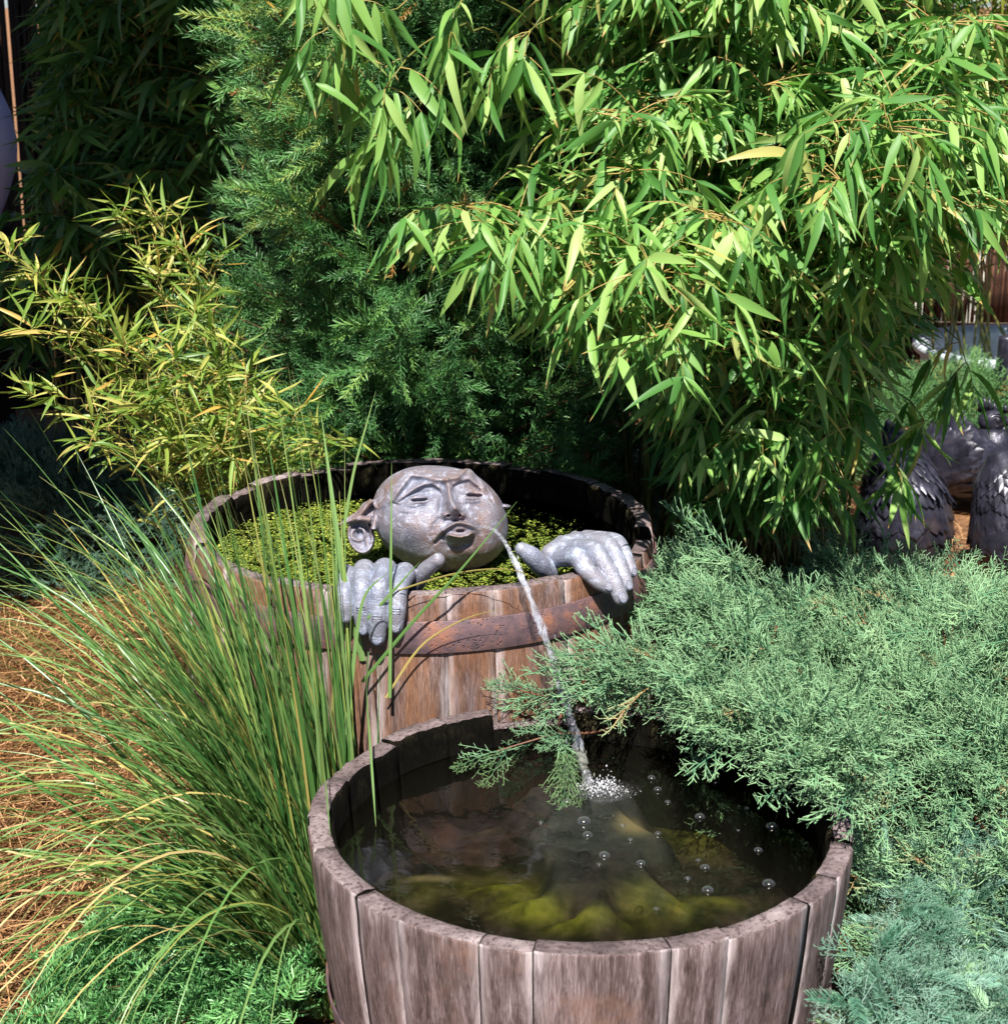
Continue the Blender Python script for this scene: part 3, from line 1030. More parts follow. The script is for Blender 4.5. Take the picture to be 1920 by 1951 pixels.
# ------------------------------------------------------------------ jet, splash and bubbles
def mat_jet():
    M = Mat("falling_water")
    v = M.coords((110, 110, 14))
    st = M.ramp(M.noise(v, 1.0, 4, 0.65), [(0.42, 0.05), (0.72, 0.48)])
    tr = M.n('ShaderNodeBsdfTransparent'); tr.inputs['Color'].default_value = (0.9, 0.93, 0.95, 1)
    M.b.inputs['Base Color'].default_value = (0.70, 0.71, 0.80, 1)
    M.setv(M.b, Roughness=0.12)
    mx = M.n('ShaderNodeMixShader')
    M.l(st, mx.inputs[0]); M.l(tr.outputs[0], mx.inputs[1]); M.l(M.b.outputs[0], mx.inputs[2])
    M.l(mx.outputs[0], M.out.inputs['Surface'])
    M.bump(M.noise(v, 1.3, 3), 0.8, 0.004)
    return M.m


M_JET = mat_jet()
mouth = at(882, 1012, 2.475)
P = []
pxs = [(882, 1012), (912, 1001), (940, 1006), (960, 1027), (985, 1078), (1004, 1124), (1022, 1170), (1042, 1222), (1061, 1280), (1079, 1340), (1096, 1400), (1110, 1455), (1120, 1494)]
end = atz(1120, 1494, ZW_F)
k = len(pxs)
for i, (x, y) in enumerate(pxs):
    t = i / (k - 1)
    P.append(at(x, y, float(np.interp(i, range(k), (mouth[1], 2.40, 2.355, 2.31, 2.250, 2.223, 2.210, 2.202, 2.196, 2.191, 2.187, 2.184, end[1])))))
P = np.array(P)
t = np.linspace(0, k - 1, 110); kk = np.arange(k)
Q = np.stack([np.interp(t, kk, P[:, i]) for i in range(3)], 1)
for _ in range(30): Q[1:-1] = 0.25 * Q[:-2] + 0.5 * Q[1:-1] + 0.25 * Q[2:]
rng = np.random.RandomState(2)
rad = np.interp(t, [0, 2, 4, 8, k - 1], [0.0018, 0.0024, 0.0037, 0.0048, 0.0068])
V, F = tube(Q, rad, 14)
ring = len(Q) * 14
ang = np.tile(np.arange(14), len(Q)) * 2 * math.pi / 14
tw = np.repeat(t, 14)
wob = 0.22 * np.sin(2 * ang + tw * 3.1) + 0.15 * np.sin(3 * ang - tw * 5.3) + 0.12 * rng.normal(0, 1, ring)
ctr = np.repeat(Q, 14, 0)
V[:ring] = ctr + (V[:ring] - ctr) * (1 + wob * np.clip(tw / 4, 0.3, 1.3))[:, None]
mb = MB(); mb.add(V, F)
for i in range(80):                    # drops thrown off the jet
    j = rng.randint(30, 109)
    r = rng.uniform(0.0007, 0.0018)
    V, F = ellipsoid(Q[j] + rng.normal(0, rad[j] * 1.0, 3), (r, r, r * 2.2), None, 8, 6); mb.add(V, F)
recentre(tag(mb.build("water_jet", M_JET), "clear jet of water arching from the bronze lips down into the nearer tub", "water jet"))

M = Mat("splash_foam")
M.b.inputs['Base Color'].default_value = (0.80, 0.81, 0.88, 1); M.setv(M.b, Roughness=0.2)
tr = M.n('ShaderNodeBsdfTransparent'); mx = M.n('ShaderNodeMixShader'); mx.inputs[0].default_value = 0.30
M.l(tr.outputs[0], mx.inputs[1]); M.l(M.b.outputs[0], mx.inputs[2]); M.l(mx.outputs[0], M.out.inputs['Surface'])
M_FOAM = M.m
mb = MB()
sc = atz(1150, 1508, ZW_F)
for i in range(260):
    g2 = rng.normal(0, 1, 2) * [0.017, 0.011]
    d = math.hypot(*g2)
    h = abs(rng.normal(0, 0.016)) * math.exp(-d / 0.02)
    r = rng.uniform(0.0003, 0.0012) * math.exp(-d / 0.06)
    V, F = ellipsoid(sc + np.array([g2[0], g2[1], h + 0.0006]), (r * rng.uniform(0.8, 1.8), r, r * rng.uniform(0.8, 2.4)), None, 8, 6); mb.add(V, F)
splash = mb.build("splash", M_FOAM)
M = Mat("churned_water")
M.b.inputs['Base Color'].default_value = (0.70, 0.71, 0.80, 1); M.setv(M.b, Roughness=0.35)
vv = M.coords((1, 1, 1))
tr = M.n('ShaderNodeBsdfTransparent'); mx = M.n('ShaderNodeMixShader')
M.l(M.math('MULTIPLY', M.attr('foam'), M.ramp(M.noise(vv, 420, 5, 0.75), [(0.50, 0.0), (0.72, 0.55)])), mx.inputs[0])
M.l(tr.outputs[0], mx.inputs[1]); M.l(M.b.outputs[0], mx.inputs[2]); M.l(mx.outputs[0], M.out.inputs['Surface'])
V, F, FO = [], [], []
for i in range(26):
    for j in range(64):
        q = 0.042 * i / 25; aa = j * 2 * math.pi / 64
        x, y = q * math.cos(aa) * 1.25, q * math.sin(aa) * 0.85
        V.append((sc[0] + x, sc[1] + y, sc[2] + 0.0016 + 0.010 * math.exp(-(q / 0.016) ** 2) + 0.0012 * math.sin(90 * x + 3) * math.sin(110 * y)))
        FO.append(max(0.0, 1 - (i / 25.0) ** 1.3) * (0.75 + 0.25 * math.sin(5 * aa + 1) * i / 25))
for i in range(25):
    for j in range(64): F.append((i * 64 + j, (i + 1) * 64 + j, (i + 1) * 64 + (j + 1) % 64, i * 64 + (j + 1) % 64))
mesh_obj("foam", V, F, M.m, splash, dict(foam=FO))
tag(splash, "white frothy splash where the jet strikes the dark water", "splash")

M = Mat("bubble_film")
gl = M.n('ShaderNodeBsdfGlossy'); gl.inputs['Roughness'].default_value = 0.22
tr = M.n('ShaderNodeBsdfTransparent'); tr.inputs['Color'].default_value = (0.93, 0.94, 0.97, 1)
df = M.n('ShaderNodeBsdfDiffuse'); df.inputs['Color'].default_value = (0.35, 0.36, 0.42, 1)
lw = M.n('ShaderNodeLayerWeight'); lw.inputs['Blend'].default_value = 0.5
m1 = M.n('ShaderNodeMixShader'); m2 = M.n('ShaderNodeMixShader')
m2.inputs[0].default_value = 0.12
M.l(lw.outputs['Facing'], m1.inputs[0]); M.l(tr.outputs[0], m1.inputs[1]); M.l(m2.outputs[0], m1.inputs[2])
M.l(gl.outputs[0], m2.inputs[1]); M.l(df.outputs[0], m2.inputs[2])
M.l(m1.outputs[0], M.out.inputs['Surface']); M_BUB = M.m
bub = [(1080, 1528, 9), (1112, 1566, 15), (1119, 1592, 11), (1151, 1631, 12), (1141, 1648, 5), (1221, 1646, 10), (1333, 1557, 11), (1470, 1575, 13), (1564, 1573, 9), (1444, 1621, 9), (1330, 1640, 6),
       (1343, 1654, 10), (1310, 1675, 7), (1348, 1697, 12), (1464, 1685, 13), (1250, 1733, 6), (1423, 1540, 6), (1030, 1568, 6), (1241, 1483, 9), (1253, 1505, 9), (1186, 1574, 6), (1201, 1601, 6), (1253, 1589, 7), (1406, 1583, 4), (1363, 1492, 5), (1272, 1529, 7)]
u = np.linspace(0, math.pi / 2, 8); a = np.linspace(0, 2 * math.pi, 18, endpoint=False)
first = None
for i, (px, py, s) in enumerate(bub):
    p = atz(px, py, ZW_F + 0.0006)
    r = s * 0.92 / F_PX * 2.1
    if first is None:
        V = [(math.sin(x) * math.cos(y), math.sin(x) * math.sin(y), 0.72 * math.cos(x)) for x in u for y in a]
        F = [(q * 18 + w, (q + 1) * 18 + w, (q + 1) * 18 + (w + 1) % 18, q * 18 + (w + 1) % 18) for q in range(7) for w in range(18)]
        first = o = mesh_obj("bubble", V, F, M_BUB)
    else:
        o = first.copy(); COL.objects.link(o)
    o.location = p.tolist(); o.scale = (r, r, r)
    tag(o, "small clear bubble floating on the dark water of the nearer tub", "bubble", "bubbles on the water of the nearer tub")
for i, (lab) in enumerate(()): pass

# ------------------------------------------------------------------ fence, basin, urn
rng = np.random.RandomState(8)
n = 1050
X = np.linspace(0.6, 5.5, n) + rng.normal(0, 0.002, n)
V0, F0 = tube([(0, 0, 0), (0, 0, 0.35), (0, 0, 0.7), (0, 0, 1)], [0.0052, 0.0052, 0.005, 0.0045], 5)
Mx = np.zeros((n, 3, 4))
Mx[:, 0, 0] = rng.uniform(0.7, 1.2, n); Mx[:, 1, 1] = 1; Mx[:, 2, 2] = 1.13 + rng.normal(0, 0.012, n)
Mx[:, 0, 2] = rng.normal(0, 0.008, n); Mx[:, 1, 2] = rng.normal(0, 0.006, n)
Mx[:, 0, 3] = X; Mx[:, 1, 3] = 6.55 + rng.uniform(-0.008, 0.008, n)
V, F = replicate(V0, F0, Mx)
M = Mat("brown_heather_reed")
c = M.ramp(M.attr('tint'), [(0.0, (0.04, 0.016, 0.010)), (0.5, (0.115, 0.048, 0.028)), (1.0, (0.21, 0.10, 0.06))])
c = M.mix(M.ramp(M.noise(M.coords((8, 8, 22)), 1.0, 4), [(0.4, 0.7), (0.62, 0.0)]), c, (0.3, 0.25, 0.22), 'MULTIPLY')
M.l(c, M.b.inputs['Base Color']); M.setv(M.b, Roughness=0.8)
fence = tag(empty("reed_fence", (0.5, 6.55, 0)), "brown reed screen fence standing behind the bamboo and the pale basin", "fence")
mesh_obj("reed_panel", V, F, M.m, fence, dict(tint=np.repeat(rng.rand(n), len(V0))))
m_wire = plain("fence_wire", (0.10, 0.07, 0.05), 0.5)
for z in (0.15, 0.45, 0.75, 1.02):
    mb = MB()
    xs = np.linspace(0.6, 5.5, 160)
    mb.tube(np.stack([xs, 6.55 - 0.0165 + 0.002 * np.sin(xs * 40), np.full(160, z) + 0.004 * np.sin(xs * 9)], 1), 0.0018, 5)
    mb.build("wire", m_wire, fence)

rng = np.random.RandomState(9)
n = 860
Mx = np.zeros((n, 3, 4))
Mx[:, 0, 0] = rng.uniform(1.15, 1.5, n); Mx[:, 1, 1] = 1; Mx[:, 2, 2] = 1.50 + rng.normal(0, 0.015, n)
Mx[:, 0, 2] = rng.normal(0, 0.008, n); Mx[:, 1, 2] = rng.normal(0, 0.006, n)
Mx[:, 0, 3] = np.linspace(-3.2, 0.5, n) + rng.normal(0, 0.002, n); Mx[:, 1, 3] = 5.75 + rng.uniform(-0.008, 0.008, n)
V, F = replicate(V0, F0, Mx)
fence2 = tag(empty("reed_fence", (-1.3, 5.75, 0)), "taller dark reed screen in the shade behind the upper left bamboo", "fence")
m_dark_reed = Mat("shade_dark_reed")  # shade of the left corner put into the reed colour
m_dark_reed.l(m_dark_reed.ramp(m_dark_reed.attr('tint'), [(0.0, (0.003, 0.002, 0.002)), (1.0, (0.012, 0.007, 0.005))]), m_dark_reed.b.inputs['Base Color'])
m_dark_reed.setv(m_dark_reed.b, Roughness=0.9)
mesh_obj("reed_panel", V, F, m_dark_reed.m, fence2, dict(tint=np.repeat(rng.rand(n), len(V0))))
for z in (0.2, 0.6, 1.0, 1.38):
    mb = MB()
    xs = np.linspace(-3.2, 0.5, 80)
    mb.tube(np.stack([xs, 5.75 - 0.0165 + 0.002 * np.sin(xs * 40), np.full(80, z) + 0.004 * np.sin(xs * 9)], 1), 0.0018, 5)
    mb.build("wire", m_wire, fence2)


def lathe(c, prof, n=72):
    V = []; F = []
    a = np.linspace(0, 2 * math.pi, n, endpoint=False)
    for (r, z) in prof:
        V += [(c[0] + r * math.cos(t), c[1] + r * math.sin(t), c[2] + z) for t in a]
    for i in range(len(prof) - 1):
        for j in range(n):
            k = (j + 1) % n
            F.append((i * n + j, i * n + k, (i + 1) * n + k, (i + 1) * n + j))
    return np.array(V), np.array(F)


bc = at(1938, 700, 5.55); bc[2] = 0
M_STONE = plain("pale_blue_grey_stone", (0.40, 0.47, 0.52), 0.7, 0.3, (9, (0.56, 0.62, 0.66)))
basin = tag(empty("stone_basin", bc.tolist()), "wide pale blue grey basin behind the dark birds in front of the reed fence", "basin")
V, F = lathe(bc, [(0.02, 0.001), (0.24, 0.0), (0.27, 0.02), (0.31, 0.19), (0.318, 0.232)])
mesh_obj("bowl", V, F, M_STONE, basin)
V, F = lathe(bc, [(0.319, 0.232), (0.338, 0.238), (0.342, 0.260), (0.334, 0.266), (0.285, 0.264), (0.275, 0.24), (0.26, 0.16), (0.02, 0.11)])
mesh_obj("rim", V, F, M_STONE, basin)

uc = at(-62, 330, 4.6); uc[2] = 0
uz = at(0, 372, 4.6)[2]
m_urn = plain("lavender_glaze", (0.50, 0.52, 0.85), 0.4, 0.5, (14, (0.58, 0.60, 0.90)))
urn = tag(empty("tall_urn", uc.tolist()), "tall lavender blue glazed urn cut by the picture's edge beside the shaded bamboo", "urn")
hz = at(0, 285, 4.6)[2]
V, F = lathe(uc, [(0.02, hz - 0.205), (0.062, hz - 0.205), (0.068, hz - 0.19), (0.10, hz - 0.12), (0.128, hz - 0.04), (0.134, hz + 0.02), (0.122, hz + 0.10), (0.094, hz + 0.17), (0.07, hz + 0.215)])
mesh_obj("body", V, F, m_urn, urn)
V, F = lathe(uc, [(0.11, 0.0), (0.11, 0.03), (0.075, 0.05), (0.07, hz - 0.26), (0.10, hz - 0.235), (0.10, hz - 0.206), (0.01, hz - 0.206)], 8)
mesh_obj("added_stand", V, F, plain("shade_black_stand", (0.010, 0.008, 0.007), 0.8, 0.1, (20, (0.016, 0.012, 0.010))), urn, smooth=False)  # added stand, its black colour stands in for the shade below the urn
V, F = lathe(uc, [(0.07, hz + 0.215), (0.088, hz + 0.235), (0.09, hz + 0.247), (0.076, hz + 0.25), (0.058, hz + 0.235), (0.056, hz + 0.16), (0.02, hz + 0.1)])
mesh_obj("lip", V, F, m_urn, urn)

# ------------------------------------------------------------------ dark bronze hens
def mat_hen():
    M = Mat("dark_bronze_feathers")
    v = M.coords()
    a = M.noise(v, 26, 6, 0.65)
    c = M.ramp(a, [(0.3, (0.010, 0.010, 0.016)), (0.55, (0.028, 0.028, 0.044)), (0.75, (0.085, 0.083, 0.115))])
    c = M.mix(M.ramp(M.noise(v, 9, 4), [(0.6, 0.0), (0.75, 0.35)]), c, (0.13, 0.085, 0.07))
    M.l(c, M.b.inputs['Base Color'])
    M.setv(M.b, Roughness=0.34, Metallic=0.35)
    M.bump(a, 0.5, 0.004)
    return M.m


M_HEN = mat_hen()
M_LEG = plain("rusty_bird_leg", (0.20, 0.075, 0.035), 0.6, 0.3, (50, (0.10, 0.05, 0.035)))

# a feather scale, tip at +Y, raised in the middle with a groove each side of the shaft
fu, fv = np.meshgrid(np.linspace(-1, 1, 7), np.linspace(0, 1, 6))
fw = 0.5 * np.sqrt(np.clip(1 - (np.clip((fv - 0.35) / 0.65, 0, 1)) ** 2.4, 0, 1)) + 0.03
FTV = np.stack([fu * fw, fv, 0.10 * (1 - fu ** 2) + 0.05 * fv + 0.03 * np.exp(-(fu / 0.18) ** 2)], -1).reshape(-1, 3)
fi = np.arange(42).reshape(6, 7)
FTF = np.stack([fi[:-1, :-1], fi[:-1, 1:], fi[1:, 1:], fi[1:, :-1]], -1).reshape(-1, 4)


def body_surface(path, R, squash, n=40):
    """a fleshed body along a spine: returns dense V, F and a sampler"""
    t = np.linspace(0, len(path) - 1, 48); k = np.arange(len(path))
    P = np.stack([np.interp(t, k, np.array(path)[:, i]) for i in range(3)], 1)
    Rr = np.interp(t, k, R)
    for _ in range(8):
        P[1:-1] = 0.25 * P[:-2] + 0.5 * P[1:-1] + 0.25 * P[2:]
        Rr[1:-1] = 0.25 * Rr[:-2] + 0.5 * Rr[1:-1] + 0.25 * Rr[2:]
    V, F = tube(P, Rr, n)
    ring = V[:-2].reshape(48, n, 3)
    c = P[:, None, :]
    ring = c + (ring - c) * np.array([squash, 1, 1])
    V[:-2] = ring.reshape(-1, 3)
    return V, F, ring


def feathers(mb, ring, lo, hi, step, size, asp, rng, rows_shift=0.5, keep=None, droop=None):
    n = ring.shape[1]
    pos, ax, nr, sc = [], [], [], []
    rows = np.arange(lo, hi, step)
    for q, i in enumerate(rows):
        i = int(i)
        cen = ring[i].mean(0)
        per = np.linalg.norm(np.diff(ring[i], axis=0), axis=1).sum()
        m = max(4, int(per / (size * 0.62)))
        for j in range(m):
            jj = int(((j + (q % 2) * rows_shift) / m * n)) % n
            p = ring[i, jj]
            d = norm(ring[min(i + 3, 47), jj] - ring[max(i - 3, 0), jj])
            nn = norm(p - cen)
            if keep is not None and not keep(p, nn): continue
            dd = d if droop is None else norm(d + np.array(droop))
            pos.append(p - nn * size * 0.05); ax.append(dd); nr.append(nn); sc.append([size * rng.uniform(0.9, 1.1), size * asp * rng.uniform(0.8, 1.25), size * 0.75])
    V, F = replicate(FTV, FTF, frames(np.array(pos), np.array(ax), np.array(nr), np.array(sc)))
    mb.add(V, F)


def hen(label, base, spine, R, squash, feather_rows, head=None, legs=(), Yc=4.2):
    root = tag(empty("hen_statue", base), label, "bird statue", "dark bronze hens behind the juniper")
    rng = np.random.RandomState(len(label))
    V, F, ring = body_surface(spine, R, squash)
    mb = MB(); mb.add(V, F)
    for (lo, hi, step, size, asp) in feather_rows: feathers(mb, ring, lo, hi, step, size, asp, rng)
    if head is not None:
        hc, yaw, s = head
        ca, sa = math.cos(yaw), math.sin(yaw)
        Rz = np.array([[ca, -sa, 0], [sa, ca, 0], [0, 0, 1]])
        def loc(p): return np.array(hc) + Rz @ (np.array(p) * s)
        V, F = ellipsoid(loc((0, 0, 0)), (0.040 * s, 0.030 * s, 0.034 * s), Rz); mb.add(V, F)
        V, F = tube([loc((0.03, 0, 0.002)), loc((0.055, 0, -0.004)), loc((0.078, 0, -0.016))], [0.016 * s, 0.010 * s, 0.002 * s], 10); mb.add(V, F)
        for i in range(6):
            x = -0.035 + i * 0.014
            V, F = tube([loc((x, 0, 0.026)), loc((x - 0.003, 0, 0.045 + 0.008 * math.sin(i * 1.1 + 0.6))), loc((x - 0.008, 0, 0.058 + 0.012 * math.sin(i * 0.9 + 0.4)))], [0.008 * s, 0.006 * s, 0.0025 * s], 8); mb.add(V, F)
        for sd in (-1, 1):
            V, F = ellipsoid(loc((0.034, 0.010 * sd, -0.034)), (0.012 * s, 0.006 * s, 0.020 * s), Rz); mb.add(V, F)
            V, F = ellipsoid(loc((0.012, 0.027 * sd, 0.008)), (0.008 * s, 0.005 * s, 0.008 * s), Rz, 14, 10); mb.add(V, F)
            for w in range(3):
                aa = np.linspace(0.3, 5.2, 14)
                rr = 0.012 + 0.006 * w
                V, F = tube([loc((0.010 + rr * math.cos(q), 0.028 * sd - 0.003 * w * sd, 0.004 + rr * math.sin(q))) for q in aa], 0.0022 * s, 6); mb.add(V, F)
    mb.build("body", M_HEN, root)
    for (x, y) in legs:
        mb = MB()
        z = 0.075
        mb.tube([(x, y, z + 0.05), (x, y, z), (x + 0.004, y - 0.004, 0.012)], [0.012, 0.0075, 0.0065], 8)
        for q in (-0.5, 0.0, 0.5, 3.1):
            mb.tube([(x + 0.004, y - 0.004, 0.012), (x + 0.004 + 0.022 * math.sin(q), y - 0.004 - 0.022 * math.cos(q), 0.010), (x + 0.004 + 0.04 * math.sin(q), y - 0.004 - 0.04 * math.cos(q), 0.004)], [0.0065, 0.005, 0.002], 6)
        mb.build("leg", M_LEG, root)
    return root


def pz(px, py, Y): return at(px, py, Y).tolist()


YH = 4.10
b1 = at(1715, 1075, YH); 
hen("dark bronze hen nearest the bamboo with upright tail and scalloped wing feathers", (b1[0], YH, 0),
    [pz(1690, 800, YH + .10), pz(1700, 830, YH + .08), pz(1708, 880, YH + .04), pz(1718, 940, YH), pz(1722, 1000, YH), pz(1718, 1045, YH + .03), pz(1712, 1066, YH + .06)],
    [0.006, 0.030, 0.072, 0.105, 0.122, 0.100, 0.02], 1.0,
    [(3, 22, 2.4, 0.024, 3.6), (20, 43, 3.0, 0.036, 1.5)], None, [(pz(1798, 1000, YH)[0], YH - 0.02), (pz(1690, 1000, YH)[0], YH - 0.0)])
Y2 = 4.55
b2 = at(1850, 1000, Y2)
hen("dark bronze hen with a combed head turned right, standing behind the others", (b2[0], Y2, 0),
    [pz(1735, 960, Y2), pz(1775, 905, Y2), pz(1815, 880, Y2), pz(1855, 865, Y2), pz(1890, 845, Y2), pz(1892, 815, Y2)],
    [0.02, 0.085, 0.115, 0.118, 0.075, 0.035], 1.0, [(4, 22, 4, 0.040, 1.7), (34, 44, 2.5, 0.016, 1.8)],
    (pz(1890, 802, Y2), -0.15, 0.95), [(b2[0] + 0.02, Y2), (b2[0] + 0.09, Y2 + 0.02)])
Y3 = 3.95
b3 = at(1912, 1090, Y3)
hen("dark bronze hen with fluffed neck feathers cut by the picture's edge, before the others", (b3[0], Y3, 0),
    [pz(1900, 862, Y3 + .03), pz(1908, 890, Y3 + .02), pz(1915, 940, Y3), pz(1925, 1000, Y3), pz(1930, 1050, Y3), pz(1925, 1085, Y3 + .02)],
    [0.025, 0.052, 0.075, 0.098, 0.092, 0.03], 1.0, [(6, 24, 2.5, 0.024, 1.8), (24, 44, 3.5, 0.038, 1.6)], None, [(b3[0] - 0.03, Y3), (b3[0] + 0.05, Y3)])
Y4 = 5.0
b4 = at(1925, 800, Y4)
hen("tall smooth purplish bronze bird at the picture's edge behind the combed hen", (b4[0], Y4, 0),
    [pz(1916, 640, Y4), pz(1920, 670, Y4), pz(1922, 710, Y4), pz(1930, 760, Y4), pz(1938, 810, Y4), pz(1940, 860, Y4)],
    [0.02, 0.032, 0.035, 0.060, 0.080, 0.03], 1.0, [(34, 44, 4, 0.040, 1.6)], None, [(b4[0] + 0.0, Y4), (b4[0] + 0.05, Y4)])
Y5 = 4.75
b5 = at(1797, 860, Y5)
hen("dark bronze hen whose smooth rounded back alone shows behind the combed hen", (b5[0], Y5, 0),
    [pz(1797, 800, Y5), pz(1797, 815, Y5), pz(1797, 850, Y5), pz(1800, 900, Y5), pz(1800, 960, Y5)],
    [0.006, 0.030, 0.042, 0.07, 0.03], 1.0, [(30, 44, 4, 0.040, 1.6)], None, [(b5[0] - 0.02, Y5), (b5[0] + 0.03, Y5)])
# ------------------------------------------------------------------ plants
def leaf_template(width, droop=0.16, fold=0.28, segs=6):
    t = np.linspace(0, 1, segs + 1)
    w = width * (np.sin(np.pi * np.clip(t, 0, 1) ** 0.62) ** 0.85)
    w[0] = width * 0.10; w[-1] = width * 0.015
    V = []
    for ti, wi in zip(t, w):
        z = -droop * ti ** 2
        V += [(-wi, ti, z + fold * wi), (0, ti, z), (wi, ti, z + fold * wi)]
    F = []
    for i in range(segs):
        for j in range(2):
            a = i * 3 + j
            F.append((a, a + 1, a + 4, a + 3))
    return np.array(V, float), np.array(F), np.repeat(t, 3)


def curled(width, droop, fold, bend, twist):
    V, F, A = leaf_template(width, droop, fold)
    y = V[:, 1]
    V = V.copy()
    V[:, 0] += bend * y ** 2
    a = twist * y
    x, z = V[:, 0] - bend * y ** 2, V[:, 2] + droop * y ** 2
    V[:, 0] = bend * y ** 2 + x * np.cos(a) - z * np.sin(a)
    V[:, 2] = -droop * y ** 2 + x * np.sin(a) + z * np.cos(a)
    return V, F


LTV, LTF, LTA = leaf_template(0.078)
LEAVES = [(LTV, LTF), curled(0.070, 0.34, 0.45, 0.10, 0.9), curled(0.085, 0.10, 0.20, -0.12, -0.7), curled(0.060, 0.05, 0.8, 0.05, 1.6), curled(0.078, 0.55, 0.3, -0.06, 0.5)]
LTV2, LTF2, _ = leaf_template(0.048, 0.25, 0.35)
THIN = [(LTV2, LTF2), curled(0.05, 0.45, 0.5, 0.10, 1.2), curled(0.045, -0.12, 0.3, -0.10, -0.8)]

M_BAMBOO = leaf_mat("fresh_bamboo_leaf", [(0.0, (0.040, 0.130, 0.026)), (0.35, (0.085, 0.225, 0.048)), (0.75, (0.205, 0.370, 0.085)), (0.96, (0.335, 0.475, 0.155)), (1.0, (0.40, 0.32, 0.10))],
                    (0.93, 0.995, (0.42, 0.28, 0.10)), rough=0.46, transl=0.36, spec=0.35)
M_GOLD = leaf_mat("yellowing_bamboo_leaf", [(0.0, (0.08, 0.16, 0.025)), (0.4, (0.17, 0.27, 0.045)), (0.74, (0.30, 0.34, 0.07)), (0.93, (0.46, 0.41, 0.13)), (0.97, (0.46, 0.38, 0.12)), (1.0, (0.50, 0.28, 0.05))],
                  (0.90, 0.99, (0.42, 0.28, 0.10)), rough=0.42, transl=0.35)
M_DARKB = leaf_mat("shade_dark_bamboo_leaf", [(0.0, (0.025, 0.085, 0.022)), (0.6, (0.060, 0.160, 0.036)), (0.98, (0.11, 0.23, 0.05)), (1.0, (0.40, 0.26, 0.05))],
                   (0.93, 0.995, (0.3, 0.22, 0.08)), rough=0.45, transl=0.3)  # leaf green darkened to stand in for the upper left shade
M_FAINT = leaf_mat("olive_bamboo_leaf", [(0.0, (0.07, 0.12, 0.015)), (0.6, (0.15, 0.20, 0.022)), (1.0, (0.27, 0.23, 0.04))], (0.9, 0.99, (0.35, 0.24, 0.09)), transl=0.35)


def stem_mat(name, stops):
    M = Mat(name)
    c = M.ramp(M.noise(M.coords((6, 6, 14)), 2.0, 4), stops)
    M.l(c, M.b.inputs['Base Color']); M.setv(M.b, Roughness=0.5)
    return M.m


M_CULM = stem_mat("bamboo_culm", [(0.3, (0.07, 0.095, 0.018)), (0.55, (0.15, 0.15, 0.035)), (0.75, (0.30, 0.19, 0.07))])
M_TWIG = stem_mat("straw_twig", [(0.3, (0.16, 0.15, 0.03)), (0.7, (0.38, 0.24, 0.08))])


def pix(p):
    d = p[1] * CP + (CAM_H - p[2]) * SP
    return 960 + F_PX * p[0] / d, 975.5 + F_PX * ((CAM_H - p[2]) * CP - p[1] * SP) / d


def bez(p0, p1, p2, n):
    t = np.linspace(0, 1, n)[:, None]
    return (1 - t) ** 2 * p0 + 2 * t * (1 - t) * p1 + t ** 2 * p2


